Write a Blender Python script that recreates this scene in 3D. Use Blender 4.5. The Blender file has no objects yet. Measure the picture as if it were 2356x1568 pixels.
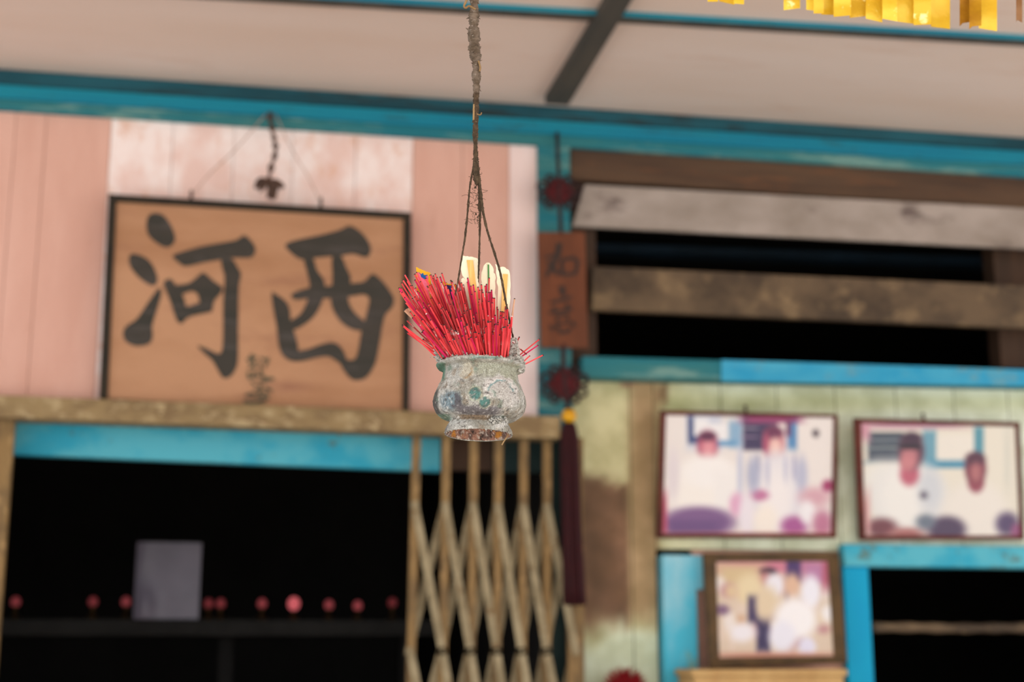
import bpy, bmesh, math, random
from mathutils import Vector, Matrix, noise
random.seed(7)
S = bpy.context.scene
COL = S.collection
V = Vector

# ------------------------------------------------------------------ camera
FPX = 2356 * 50 / 36
PITCH, YAW = math.radians(12.04), math.radians(10.29)
CAM = V((0, 0, 1.6))
F = V((math.sin(YAW) * math.cos(PITCH), math.cos(YAW) * math.cos(PITCH), math.sin(PITCH)))
R = F.cross(V((0, 0, 1))).normalized()
U = R.cross(F)
FH = V((math.sin(YAW), math.cos(YAW), 0))


def ray(u, v):
    return F + R * ((u - 1178) / FPX) - U * ((v - 784) / FPX)


def P(u, v, y):                       # a point on the wall-parallel plane at depth y
    d = ray(u, v)
    return CAM + d * (y / d.y)


def PZ(u, v, z):                      # a point on a level plane
    d = ray(u, v)
    return CAM + d * ((z - CAM.z) / d.z)


def PN(u, v, p, n):                   # a point on any plane
    d = ray(u, v)
    return CAM + d * ((p - CAM).dot(n) / d.dot(n))


def PX(p):
    q = p - CAM
    w = q.dot(F)
    return 1178 + FPX * q.dot(R) / w, 784 - FPX * q.dot(U) / w


def lin(c, k=1.0):
    out = []
    for x in c[:3]:
        x = x / 255
        out.append((x / 12.92 if x <= .04045 else ((x + .055) / 1.055) ** 2.4) * k)
    return (out[0], out[1], out[2], 1)


def fbm(p, s, o=4):
    return noise.fractal(V(p) * s, 1.0, 2.0, o)


# --------------------------------------------------------------- materials
def mat(name, c, c2=None, scale=6, c3=None, t3=.6, stretch=(1, 1, 1), rough=.75, bump=.25, metal=0,
        attr=None, soft=.1, bscale=None, rnd=0, spec=.3, soft3=.06, emit=None, estr=0, bd=.003):
    m = bpy.data.materials.new(name)
    m.use_nodes = True
    nt = m.node_tree
    N, L = nt.nodes, nt.links
    bs = N['Principled BSDF']
    bs.inputs['Roughness'].default_value = rough
    bs.inputs['Metallic'].default_value = metal
    bs.inputs['Specular IOR Level'].default_value = spec
    tc = N.new('ShaderNodeTexCoord')
    mp = N.new('ShaderNodeMapping')
    mp.inputs['Scale'].default_value = stretch
    mp.inputs['Location'].default_value = (random.random() * 9, random.random() * 9, random.random() * 9)
    L.new(tc.outputs['Object'], mp.inputs['Vector'])

    def nz(sc, det=7, ro=.6):
        n = N.new('ShaderNodeTexNoise')
        n.inputs['Scale'].default_value = sc
        n.inputs['Detail'].default_value = det
        n.inputs['Roughness'].default_value = ro
        L.new(mp.outputs['Vector'], n.inputs['Vector'])
        return n.outputs['Fac']

    def ramp(fac, a, b):
        r = N.new('ShaderNodeMapRange')
        r.inputs['From Min'].default_value = a
        r.inputs['From Max'].default_value = b
        L.new(fac, r.inputs['Value'])
        return r.outputs['Result']

    def mix(fac, a, b, mode='MIX'):
        x = N.new('ShaderNodeMix')
        x.data_type = 'RGBA'
        x.blend_type = mode
        if isinstance(fac, (int, float)):
            x.inputs['Factor'].default_value = fac
        else:
            L.new(fac, x.inputs['Factor'])
        for k, s in ((6, a), (7, b)):
            if isinstance(s, tuple):
                x.inputs[k].default_value = s
            else:
                L.new(s, x.inputs[k])
        return x.outputs[2]

    if attr:
        at = N.new('ShaderNodeVertexColor')
        at.layer_name = attr
        col = at.outputs['Color']
        if c2:
            col = mix(ramp(nz(scale), .5 - soft, .5 + soft), col, mix(1.0, col, lin(c2), 'MULTIPLY'))
    else:
        col = lin(c)
        if c2:
            col = mix(ramp(nz(scale), .5 - soft, .5 + soft), lin(c), lin(c2))
    if c3:
        col = mix(ramp(nz(scale * 2.3, 9, .68), t3 - .045, t3 - .045 + soft3), col, lin(c3))
    if rnd:
        oi = N.new('ShaderNodeObjectInfo')
        hs = N.new('ShaderNodeHueSaturation')
        if isinstance(col, tuple):
            hs.inputs['Color'].default_value = col
        else:
            L.new(col, hs.inputs['Color'])
        r = N.new('ShaderNodeMapRange')
        r.inputs['To Min'].default_value = 1 - rnd
        r.inputs['To Max'].default_value = 1 + rnd * .5
        L.new(oi.outputs['Random'], r.inputs['Value'])
        L.new(r.outputs['Result'], hs.inputs['Value'])
        col = hs.outputs['Color']
    if isinstance(col, tuple):
        bs.inputs['Base Color'].default_value = col
    else:
        L.new(col, bs.inputs['Base Color'])
    if bump:
        b = N.new('ShaderNodeBump')
        b.inputs['Strength'].default_value = bump
        b.inputs['Distance'].default_value = bd
        L.new(nz(bscale or scale * 4, 8, .65), b.inputs['Height'])
        L.new(b.outputs['Normal'], bs.inputs['Normal'])
    if emit:
        bs.inputs['Emission Color'].default_value = lin(emit)
        bs.inputs['Emission Strength'].default_value = estr
    return m


TEAL = (2, 112, 140)
M = {}
M['pink'] = mat('pink_paint', (212, 168, 153), (204, 158, 142), 2.2, (192, 146, 128), .66, (3, 1, .6), soft3=.15)
M['pale'] = mat('peeling_pale_paint', (238, 224, 221), (226, 196, 188), 5.5, (220, 180, 162), .6, (1.2, 1, .8), soft=.08, soft3=.12)
M['palerose'] = mat('pale_rose_paint', (234, 214, 212), (228, 202, 196), 2.5, None, .7, (2, 1, .5))
M['ceiling'] = mat('ceiling_paint', (220, 204, 194), (212, 190, 174), 1.1, (198, 164, 142), .6, (.4, 2.2, 1), soft=.2, soft3=.25, bump=.1)
M['teal'] = mat('teal_paint', TEAL, (10, 124, 146), 4, (36, 84, 90), .6, (.35, 1, 3), soft3=.12)
M['teal_green'] = mat('green_teal_paint', (46, 112, 116), (24, 108, 122), 5, (104, 142, 136), .58, (.3, 1, 2), soft3=.1)
M['teal_gap_shade'] = mat('gap_shaded_teal_paint', (14, 62, 74), (26, 84, 98), 4, (34, 44, 46), .56, (.4, 1, 3), soft3=.12)
M['blue'] = mat('sky_blue_paint', (46, 158, 186), (84, 174, 192), 7, (88, 124, 122), .65, (.8, 1, 1), soft=.07)
M['lintel_blue'] = mat('mid_blue_paint', (24, 142, 186), (66, 160, 192), 6, (90, 150, 170), .62, (.5, 1, 1))
M['door_in_shade'] = mat('shaded_door_paint', (26, 46, 46), (36, 54, 50), 6)  # teal door frame with the shade behind the gate put into its colour
M['cyan'] = mat('cyan_paint', (0, 150, 196), (0, 158, 198), 5, (50, 124, 134), .72, (1, 1, .4))
M['faded_blue'] = mat('faded_blue_paint', (146, 196, 210), (70, 178, 206), 4, (120, 160, 150), .66, (1, 1, .5), soft=.1)
M['batten_wood_shade'] = mat('dark_wood_and_shade', (62, 62, 58), (78, 74, 66), 8, None, .6, (1, .2, 1))
M['tan_paint'] = mat('rusty_tan_paint', (140, 118, 82), (120, 98, 68), 16, (166, 146, 110), .58, (.6, 1, 1), soft=.07)
M['ochre'] = mat('rusty_ochre_paint', (136, 108, 68), (110, 88, 58), 16, (156, 126, 84), .6, (1, 1, .4), soft=.07)
M['slat'] = mat('grey_beige_paint', (156, 142, 112), (132, 118, 90), 14, (118, 96, 66), .63)
M['brown_wood'] = mat('weathered_brown_wood', (86, 64, 47), (68, 50, 38), 6, (100, 66, 43), .62, (.25, 1, 3))
M['grey_wood'] = mat('weathered_grey_wood', (162, 150, 142), (136, 124, 114), 3.2, (92, 78, 74), .6, (.7, 1, 1.4), soft=.1, soft3=.14)
M['rail_wood'] = mat('weathered_tan_wood', (98, 80, 60), (66, 53, 40), 4.5, (128, 106, 78), .58, (.9, 1, 1.1), soft=.1, soft3=.16)
M['post_wood'] = mat('dark_brown_wood', (82, 58, 42), (64, 46, 34), 6, None, .6, (2, 1, .3))
M['sign_wood'] = mat('sign_board_wood', (178, 134, 102), (162, 118, 86), 3, (150, 106, 82), .62, (.5, 1, 2), soft3=.16, bump=.1)
M['sign_frame'] = mat('black_brown_frame', (44, 36, 24), (34, 28, 20), 10)
M['ink'] = mat('black_ink', (56, 50, 43), (46, 44, 37), 4, (66, 60, 56), .58, (.4, 1, 4), rough=.6)
M['ink_faded'] = mat('faded_ink', (74, 72, 58), (88, 84, 66), 30, rough=.8)
M['plaque'] = mat('red_brown_plaque_wood', (108, 60, 36), (94, 52, 31), 5, None, .6, (3, 1, .6))
M['plaque_ink'] = mat('dark_plaque_ink', (56, 42, 36), (48, 38, 34), 20)
M['charm_red'] = mat('dark_red_cord', (86, 11, 18), (64, 9, 15), 40)
M['charm_dark'] = mat('maroon_black_cord', (44, 24, 25), (36, 21, 22), 40)
M['tassel'] = mat('maroon_tassel_threads', (58, 5, 11), (38, 5, 10), 60, None, .6, (8, 8, .3))
M['bead'] = mat('yellow_bead_glaze', (214, 158, 22), (200, 140, 20), 20, rough=.35)
M['frame_red'] = mat('red_brown_frame', (98, 44, 33), (78, 34, 27), 8)
M['frame_brown'] = mat('dark_gilt_frame', (92, 70, 42), (70, 54, 34), 12)
M['print'] = mat('photo_print', (255, 255, 255), attr='Col', rough=.35, bump=0)
M['cabinet'] = mat('tan_wood_grain', (196, 160, 106), (184, 146, 94), 4, (214, 186, 140), .64, (3, 1, .4), soft3=.12)
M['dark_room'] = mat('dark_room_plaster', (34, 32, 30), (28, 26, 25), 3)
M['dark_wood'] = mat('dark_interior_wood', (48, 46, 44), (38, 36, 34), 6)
M['navy'] = mat('dark_blue_paint', (36, 58, 76), (30, 48, 62), 5)
M['floor'] = mat('porch_concrete', (182, 174, 166), (166, 158, 150), 2, (146, 138, 130), .66)
M['ground'] = mat('bright_ground', (208, 200, 190), (194, 186, 176), .6)
M['lavender'] = mat('lavender_plastic', (146, 137, 154), (134, 126, 142), 5, rough=.4, spec=.5, bump=0)
M['green'] = mat('green_wall_paint', (255, 255, 255), (226, 226, 218), 9, attr='Col', bump=.3)
M['gold_foil'] = mat('gold_foil', (230, 192, 46), (222, 176, 24), 25, (252, 240, 160), .64, rough=.3, metal=.2, bump=.5, spec=.6, bscale=60)
M['gold_dark'] = mat('old_gold_foil', (186, 138, 22), (160, 108, 22), 25, rough=.35, metal=.5, bump=.5, bscale=60)
M['foil_brown'] = mat('brown_foil', (150, 108, 70), (130, 92, 60), 25, rough=.4, metal=.4)
M['rope_dusty'] = mat('dusty_rope', (122, 106, 92), (92, 77, 62), 160, (166, 154, 142), .64, rough=.95, bump=.8, bscale=500, bd=.0012)
M['rope_dark'] = mat('dark_rope', (82, 66, 50), (58, 46, 34), 200, (112, 96, 76), .63, rough=.95, bump=.8, bscale=600, bd=.0008)
M['straw'] = mat('straw', (150, 122, 84), (124, 96, 62), 80)
M['incense_red'] = mat('red_dyed_bamboo', (240, 82, 84), (212, 46, 56), 260, (224, 160, 156), .7, (1, 1, .25), rough=.7, rnd=.3, bump=.3, bscale=900, soft3=.05, bd=.0004)
M['incense_magenta'] = mat('magenta_dyed_bamboo', (222, 24, 92), (190, 16, 70), 160, (220, 130, 150), .72, (1, 1, .25), rough=.7, rnd=.25, bump=.3, bscale=900)
M['incense_dull'] = mat('dusty_red_bamboo', (188, 66, 66), (152, 44, 50), 220, (206, 184, 178), .62, (1, 1, .4), rough=.8, rnd=.25, bump=.3, bscale=900)
M['incense_pale'] = mat('undyed_bamboo', (206, 162, 132), (190, 142, 112), 120, None, .6, (1, 1, .2), rnd=.1)
M['char'] = mat('charred_tip', (38, 32, 30), (60, 54, 52), 300)
M['white_ash'] = mat('white_ash', (226, 222, 214), (196, 190, 182), 300)
M['cream_paper'] = mat('cream_paper', (240, 232, 206), (232, 222, 192), 30, (216, 200, 160), .68, rough=.85)
M['wood_strip'] = mat('pale_wood_strip', (240, 196, 122), (226, 176, 98), 60, None, .6, (4, 4, .2))
M['green_strip'] = mat('green_strip', (92, 146, 82), (70, 124, 66), 60)
M['gold_paper'] = mat('gold_paper', (226, 168, 26), (206, 144, 20), 90)
M['blue_ink'] = mat('blue_print', (20, 70, 160), (16, 96, 140), 120)
M['pink_ink'] = mat('pink_print', (240, 116, 140), (226, 80, 110), 120)
M['violet_ink'] = mat('violet_print', (60, 36, 90), (40, 30, 70), 120)
M['pot'] = mat('verdigris_bronze', (255, 255, 255), (202, 199, 197), 900, (216, 214, 210), .69, attr='Col', rough=.85, bump=.9, bscale=800, soft=.12, spec=.2, bd=.0006)
M['crust'] = mat('dusty_crust', (190, 188, 180), (120, 116, 108), 420, (222, 220, 214), .6, rough=.95, bump=.9, bscale=700, bd=.0005)
M['ash'] = mat('grey_ash', (150, 142, 134), (110, 102, 96), 300, (200, 196, 190), .62, rough=1, bump=.8, bd=.0006)
M['lamp_glass'] = mat('glowing_red_glass', (150, 20, 26), rough=.3, bump=0, emit=(240, 90, 100), estr=1.0)
M['lamp_glass_dim'] = mat('dim_red_glass', (150, 20, 26), rough=.3, bump=0, emit=(190, 60, 74), estr=.35)
M['brass'] = mat('old_brass', (120, 90, 50), (90, 66, 40), 40, rough=.4, metal=.7)
M['pom'] = mat('red_fringe', (150, 16, 22), (110, 12, 20), 60)
M['nail'] = mat('rusty_iron', (66, 50, 40), (50, 40, 34), 60)
M['wire'] = mat('dull_wire', (182, 152, 138), (166, 136, 122), 60)
M['dried'] = mat('dried_plant', (84, 62, 50), (60, 44, 38), 50)
M['pinkboard'] = mat('pink_board', (204, 160, 142), (192, 146, 128), 4)


# ------------------------------------------------------------------ meshes
class MB:
    def __init__(s):
        s.v, s.f, s.m, s.c = [], [], [], []

    def add(s, vs, fs, mi=0, cols=None):
        b = len(s.v)
        s.v += [V(x) for x in vs]
        s.f += [tuple(b + i for i in f) for f in fs]
        s.m += [mi] * len(fs)
        s.c += cols if cols else [(1, 1, 1, 1)] * len(vs)

    def hexa(s, a, off, mi=0):        # a: front TL,TR,BR,BL ; off: vector to the back (or 4 vectors)
        off = [off] * 4 if isinstance(off, Vector) else off
        s.add(list(a) + [p + o for p, o in zip(a, off)],
              [(3, 2, 1, 0), (4, 5, 6, 7), (0, 1, 5, 4), (1, 2, 6, 5), (2, 3, 7, 6), (3, 0, 4, 7)], mi)

    def slab(s, q, y, th, mi=0):      # pixel corners TL,TR,BR,BL on plane y
        s.hexa([P(u, v, y) for u, v in q], V((0, th, 0)), mi)

    def box(s, lo, hi, mi=0):
        x0, y0, z0 = lo
        x1, y1, z1 = hi
        s.hexa([V((x0, y0, z1)), V((x1, y0, z1)), V((x1, y0, z0)), V((x0, y0, z0))], V((0, y1 - y0, 0)), mi)

    def prism(s, pts, off, mi=0):
        n = len(pts)
        s.add(list(pts) + [p + off for p in pts],
              [tuple(range(n - 1, -1, -1)), tuple(range(n, 2 * n))] + [(i, (i + 1) % n, n + (i + 1) % n, n + i) for i in range(n)], mi)

    def tube(s, pts, rad, n=8, mi=0, jit=0.0):
        pts = [V(p) for p in pts]
        rad = rad if isinstance(rad, (list, tuple)) else [rad] * len(pts)
        ref = V((.31, .77, .55)).normalized()
        rings = []
        for i, p in enumerate(pts):
            d = (pts[min(i + 1, len(pts) - 1)] - pts[max(i - 1, 0)]).normalized()
            a = d.cross(ref)
            if a.length < .05:
                a = d.cross(V((1, 0, 0)))
            a.normalize()
            b = d.cross(a)
            rings.append([p + (a * math.cos(t) + b * math.sin(t)) * rad[i] * (1 + random.uniform(-jit, jit))
                          for t in [2 * math.pi * k / n for k in range(n)]])
        vs = [x for r in rings for x in r] + [pts[0], pts[-1]]
        fs = []
        for i in range(len(pts) - 1):
            for k in range(n):
                fs.append((i * n + k, i * n + (k + 1) % n, (i + 1) * n + (k + 1) % n, (i + 1) * n + k))
        e = len(pts) * n
        for k in range(n):
            fs.append((e, (k + 1) % n, k))
            fs.append((e + 1, e - n + k, e - n + (k + 1) % n))
        s.add(vs, fs, mi)

    def ball(s, c, r, n=10, mi=0, sc=(1, 1, 1), rough=0.0):
        c = V(c)
        vs, fs = [], []
        for i in range(n + 1):
            t = math.pi * i / n
            for k in range(2 * n):
                a = math.pi * k / n
                d = V((math.sin(t) * math.cos(a), math.sin(t) * math.sin(a), math.cos(t)))
                q = r * (1 + rough * noise.noise(d * 2.3 + c * 97))
                vs.append(c + V((d.x * sc[0], d.y * sc[1], d.z * sc[2])) * q)
        w = 2 * n
        for i in range(n):
            for k in range(w):
                fs.append((i * w + k, (i + 1) * w + k, (i + 1) * w + (k + 1) % w, i * w + (k + 1) % w))
        s.add(vs, fs, mi)

    def build(s, name, mats, parent=None, bevel=0, smooth=False, attr=False, **props):
        mats = mats if isinstance(mats, (list, tuple)) else [mats]
        if parent:
            o0 = V(parent['_w']) if '_w' in parent else V((0, 0, 0))
        else:
            xs, ys, zs = zip(*s.v)
            o0 = V(((min(xs) + max(xs)) / 2, (min(ys) + max(ys)) / 2, min(zs)))
        me = bpy.data.meshes.new(name)
        me.from_pydata([p - o0 for p in s.v], [], s.f)
        for m in mats:
            me.materials.append(m)
        me.polygons.foreach_set('material_index', s.m)
        if attr:
            ca = me.color_attributes.new('Col', 'FLOAT_COLOR', 'POINT')
            ca.data.foreach_set('color', [x for c in s.c for x in c])
        if smooth:
            me.polygons.foreach_set('use_smooth', [True] * len(s.f))
        bm = bmesh.new()
        bm.from_mesh(me)
        bmesh.ops.recalc_face_normals(bm, faces=bm.faces)
        bm.to_mesh(me)
        bm.free()
        o = bpy.data.objects.new(name, me)
        COL.objects.link(o)
        if parent:
            o.parent = parent
            o['_w'] = list(o0)
        else:
            o.location = o0
            o['_w'] = list(o0)
        if bevel:
            b = o.modifiers.new('bevel', 'BEVEL')
            b.width = bevel
            b.segments = 2
            b.limit_method = 'ANGLE'
        for k, x in props.items():
            o[k] = x
        return o


def thing(name, label, cat, loc, group=None):
    o = bpy.data.objects.new(name, None)
    o.empty_display_size = .05
    COL.objects.link(o)
    o.location = loc
    o['_w'] = list(loc)
    o['label'], o['category'] = label, cat
    if group:
        o['group'] = group
    return o


def tag(o, label, cat, group=None, kind=None):
    o['label'], o['category'] = label, cat
    if group:
        o['group'] = group
    if kind:
        o['kind'] = kind
    return o


def struct(mb, name, mats, label, cat, **kw):
    o = mb.build(name, mats, **kw)
    return tag(o, label, cat, kind='structure')


def ribbon(pts, w):                   # brush stroke: centre line + width per point -> outline
    L_, R_ = [], []
    for i, (x, y) in enumerate(pts):
        x0, y0 = pts[max(i - 1, 0)]
        x1, y1 = pts[min(i + 1, len(pts) - 1)]
        dx, dy = x1 - x0, y1 - y0
        l = math.hypot(dx, dy) or 1
        h = (w[i] if isinstance(w, (list, tuple)) else w) / 2
        L_.append((x - dy / l * h, y + dx / l * h))
        R_.append((x + dy / l * h, y - dx / l * h))
    return L_ + R_[::-1]


def smooth_poly(pts, n=3):            # Catmull-Rom through a closed outline
    out = []
    k = len(pts)
    for i in range(k):
        p0, p1, p2, p3 = (V(pts[(i + j) % k] + (0,)) for j in (-1, 0, 1, 2))
        for t in range(n):
            t /= n
            q = .5 * ((2 * p1) + (p2 - p0) * t + (2 * p0 - 5 * p1 + 4 * p2 - p3) * t * t + (3 * p1 - p0 - 3 * p2 + p3) * t ** 3)
            out.append((q.x, q.y))
    return out


def curve3(pts, n=6):                 # Catmull-Rom through 3-D points
    pts = [V(p) for p in pts]
    out = []
    for i in range(len(pts) - 1):
        p0, p1, p2, p3 = pts[max(i - 1, 0)], pts[i], pts[i + 1], pts[min(i + 2, len(pts) - 1)]
        for t in range(n):
            t /= n
            out.append(.5 * ((2 * p1) + (p2 - p0) * t + (2 * p0 - 5 * p1 + 4 * p2 - p3) * t * t + (3 * p1 - p0 - 3 * p2 + p3) * t ** 3))
    out.append(pts[-1])
    return out


def ss(a, b, x):
    t = max(0, min(1, (x - a) / (b - a)))
    return t * t * (3 - 2 * t)


def mixc(a, b, t):
    return tuple(x + (y - x) * t for x, y in zip(a, b))


# ================================================================ SETTING
D = 4.5
YC = 4.465                                          # cornice face
ZC = P(1250, 236, YC).z                            # ceiling height
XL, XR = -3.2, 5.2
YB = -1.6                                          # porch edge

b = MB(); b.box((XL - .3, YB - .4, -.12), (XR + .3, 9.2, 0))
struct(b, 'floor', M['floor'], 'pale concrete floor of the porch and the shop', 'floor')
b = MB(); b.box((-30, -40, -.4), (30, YB - .4, -.15))
struct(b, 'ground', M['ground'], 'sunlit pale ground in front of the porch', 'ground')
b = MB(); b.box((XL, YB, ZC), (XR, D + .12, ZC + .06))
struct(b, 'ceiling', M['ceiling'], 'dusty pinkish cream ceiling boards of the porch', 'ceiling')

# ceiling battens : teal edge towards the yard, underside shade put into its dark colour
def batten_x(u0, v0, u1, v1, w, h):
    a, c = PZ(u0, v0, ZC - h), PZ(u1, v1, ZC - h)
    d = (c - a).normalized()
    a = a - d * 3
    c = c + d * 1.2
    n = V((-d.y, d.x, 0))
    m = MB()
    top = V((0, 0, h))
    A = [a, c, c + n * w, a + n * w]
    m.add(A + [p + top for p in A], [(0, 1, 2, 3), (7, 6, 5, 4)], 1)
    m.add(A + [p + top for p in A], [(0, 4, 5, 1), (1, 5, 6, 2), (2, 6, 7, 3), (3, 7, 4, 0)], 0)
    return m
struct(batten_x(1480, 41, 2356, 92, .046, .017), 'trim_1', [M['teal'], M['batten_wood_shade']],
       'thin ceiling batten with teal edge running beside the gold foil', 'batten')
a0, a1 = PZ(1242, 262, ZC - .03), PZ(1296, 262, ZC - .03)
c0, c1 = PZ(1400, 0, ZC - .03), PZ(1455, 0, ZC - .03)
ex0, ex1 = (c0 - a0) * 1.6, (c1 - a1) * 1.6
m = MB()
A = [a0 - ex0 * .05, a1 - ex1 * .05, a1 + ex1, a0 + ex0]
A = [p + V((0, min(0, D - .1 - p.y), 0)) for p in A]
m.add(A + [p + V((0, 0, .03)) for p in A], [(0, 1, 2, 3), (7, 6, 5, 4), (0, 4, 5, 1), (1, 5, 6, 2), (2, 6, 7, 3), (3, 7, 4, 0)])
struct(m, 'trim_2', M['batten_wood_shade'], 'dark ceiling batten running out from the wall towards the viewer', 'batten')

# cornice: cap coloured dark as gap shade, bright teal face, greenish lower fillet
m = MB()
def ext(q0, q1, t):                                # extend a pixel line to x=t
    return q0[1] + (q1[1] - q0[1]) * (t - q0[0]) / (q1[0] - q0[0])
def cl(v0, v1, t):
    return v0 + (v1 - v0) * t / 2356
def cornice_strip(vt0, vt1, vb0, vb1, y, mi):
    q = [(-2300, cl(vt0, vt1, -2300)), (3900, cl(vt0, vt1, 3900)), (3900, cl(vb0, vb1, 3900)), (-2300, cl(vb0, vb1, -2300))]
    m.hexa([P(u, v, y) for u, v in q], V((0, D + .06 - y, 0)), mi)
cornice_strip(158, 316, 193, 347, YC + .022, 2)
cornice_strip(193, 347, 224, 379, YC, 0)
cornice_strip(224, 379, 251, 406, YC + .014, 1)
struct(m, 'trim_3', [M['teal'], M['teal_green'], M['teal_gap_shade']], 'long teal cornice moulding where wall meets ceiling', 'cornice', bevel=.004)

# pink plank wall over the doorway
def vline(u, v):                                   # image x of a true vertical that crosses y=600 at u
    p = P(u, 600, D)
    z = P(u, v, D).z
    return PX(V((p.x, D, z)))[0]
def zl(u):
    u = max(u, -420)
    return P(u, 892 + (u + 420) * .038 + 30, D).z
m = MB()
edges = [(-900, 0), (-340, 0), (-150, 0), (12, 0), (84, 0), (237, 1), (383, 1), (527, 1), (665, 1), (812, 1), (946, 0), (1062, 0), (1172, 2), (1240, 0)]
for (u0, mi), (u1, _) in zip(edges, edges[1:]):
    xa, xb = P(u0, 600, D).x, P(u1, 600, D).x
    m.box((xa + .0007, D, zl(u0)), (xb - .0007, D + .03, ZC), mi)
m.box((P(-900, 600, D).x, D + .03, zl(-400)), (P(1240, 600, D).x, D + .06, ZC), 0)
xj = P(14, 1200, D).x
m.box((XL, D, 0), (xj - .02, D + .06, zl(-500)), 0)
m.box((XL, D, zl(-500)), (P(-900, 600, D).x - .001, D + .03, ZC), 0)
m.box((XL, D + .03, zl(-500)), (P(-900, 600, D).x, D + .06, ZC), 0)
struct(m, 'wall_front', [M['pink'], M['pale'], M['palerose']], 'pink vertical plank wall above the shop doorway with pale peeling planks', 'wall', bevel=.0015)

# door head beam (gate track), door header, jamb
m = MB()
m.slab([(-420, 892), (1290, 957), (1290, 1008), (-420, 944)], 4.40, .095)
struct(m, 'trim_4', M['tan_paint'], 'speckled tan head beam above the folding gate', 'beam', bevel=.004)
m = MB()
m.slab([(-60, 945), (1014, 985), (1014, 1084), (-60, 1041)], 4.57, .05)
struct(m, 'trim_5', M['blue'], 'chipped sky blue header board over the dark doorway', 'beam', bevel=.004)
m = MB()
m.slab([(1016, 985), (1132, 990), (1132, 1082), (1016, 1080)], 4.60, .04)
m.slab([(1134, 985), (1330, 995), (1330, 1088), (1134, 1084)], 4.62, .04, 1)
struct(m, 'trim_6', [M['post_wood'], M['door_in_shade']], 'dim brown and teal header boards behind the folded gate', 'beam')
m = MB()
p0, p1 = P(-40, 955, 4.45), P(24, 962, 4.45)
m.box((p0.x, 4.45, 0), (P(13, 1250, 4.45).x, 4.48, p1.z))
struct(m, 'trim_7', M['ochre'], 'rusty ochre left door jamb at the picture edge', 'jamb', bevel=.004)

# teal post between door and louvre
m = MB()
xa, xb = P(1240, 640, 4.47).x, P(1316, 640, 4.47).x
m.box((xa, 4.483, P(1280, 990, 4.483).z), (xb, 4.60, P(1280, 318, 4.483).z))
struct(m, 'trim_8', M['teal_green'], 'chipped teal post behind the red hanging charm', 'post', bevel=.004)

m = MB()
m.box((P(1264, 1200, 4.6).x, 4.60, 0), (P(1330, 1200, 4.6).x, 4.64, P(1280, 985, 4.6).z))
struct(m, 'trim_18', M['door_in_shade'], 'dark teal door post deep behind the folded gate', 'post')

# louvre boards over the green wall
m = MB(); m.slab([(1312, 328), (2700, 428), (2700, 506), (1312, 412)], 4.50, .04)
struct(m, 'trim_9', M['brown_wood'], 'dark brown board right under the cornice', 'board', bevel=.003)
m = MB(); m.slab([(1346, 424), (2700, 497), (2700, 588), (1318, 519)], 4.475, .022)
struct(m, 'trim_10', M['grey_wood'], 'weathered grey board, topmost of the louvre', 'board', bevel=.003)
m = MB(); m.slab([(1362, 612), (2700, 672), (2700, 768), (1362, 711)], 4.46, .035)
struct(m, 'trim_11', M['rail_wood'], 'stained tan rail across the dark louvre opening', 'board', bevel=.003)
m = MB(); m.slab([(1340, 818), (2700, 862), (2700, 895), (1340, 868)], 4.455, .14)
struct(m, 'trim_12', [M['teal_green'], M['cyan']], 'teal and blue lintel above the framed photographs', 'beam', bevel=.004)
# its right half is fresher blue
tr = bpy.data.objects['trim_12']
m = MB(); m.slab([(1660, 827.5), (2700, 861), (2700, 894), (1660, 876)], 4.452, .003)
m.build('fresh_paint', M['lintel_blue'], tr)
m = MB()
m.box((P(1314, 600, 4.53).x, 4.53, P(1314, 870, 4.53).z), (P(1372, 640, 4.53).x, 4.60, P(1314, 400, 4.53).z))
struct(m, 'trim_13', M['post_wood'], 'dark brown upright at the left end of the louvre', 'post', bevel=.003)
m = MB()
m.box((P(2288, 620, 4.62).x, 4.62, P(2288, 845, 4.62).z), (P(2420, 620, 4.62).x, 4.70, P(2290, 480, 4.62).z))
struct(m, 'trim_14', M['post_wood'], 'brown upright behind the right end of the tan rail', 'post', bevel=.003)
m = MB()
m.box((P(2700, 640, 4.5).x - .02, 4.5, 0), (XR, 4.58, ZC))
struct(m, 'wall_right', M['pink'], 'wall beyond the louvre and window', 'wall')

# green plank wall with stains
def green(p):
    u, v = PX(p)
    n1, n2 = fbm(p, 3.5, 5), fbm(p + V((5, 3, 1)), 9, 5)
    pale, yel = (216, 222, 198), (208, 202, 158)
    c = mixc(yel, pale, ss(1480, 1700, u + 60 * n1))
    c = mixc(c, (224, 232, 216), ss(1880, 2050, u + 50 * n1))
    c = mixc(c, (180, 184, 138), ss(.2, .6, n1) * .5)
    c = mixc(c, (160, 164, 112), (1 - ss(0, 40, abs(v - 925))) * .5 * (u > 1480))
    # brown scuffed zone behind the tassel
    k = ss(1085, 1125, v + 30 * n2) * (1 - ss(1395, 1470, v + 40 * n2 - (u - 1350) * .3)) * (1 - ss(1440, 1456, u))
    c = mixc(c, mixc((134, 100, 76), (106, 80, 60), .5 + n2), k)
    k2 = ss(1440, 1456, u) * (1 - ss(1506, 1530, u)) * (1 - ss(1380, 1480, v + 30 * n2))
    c = mixc(c, mixc((186, 154, 116), (164, 134, 98), .5 + n1), k2 * .9)
    k3 = ss(1430, 1500, v + 50 * n2) * (1 - ss(1510, 1540, u))
    c = mixc(c, (208, 218, 192), k3)
    c = mixc(c, (112, 82, 56), (1 - ss(8, 16, math.hypot(u - 1527, (v - 905) * .45))) * .8)
    c = mixc(c, (150, 90, 78), (1 - ss(6, 14, math.hypot(u - 1441, v - 882))) * .7)
    return lin(c)
m = MB()
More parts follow.
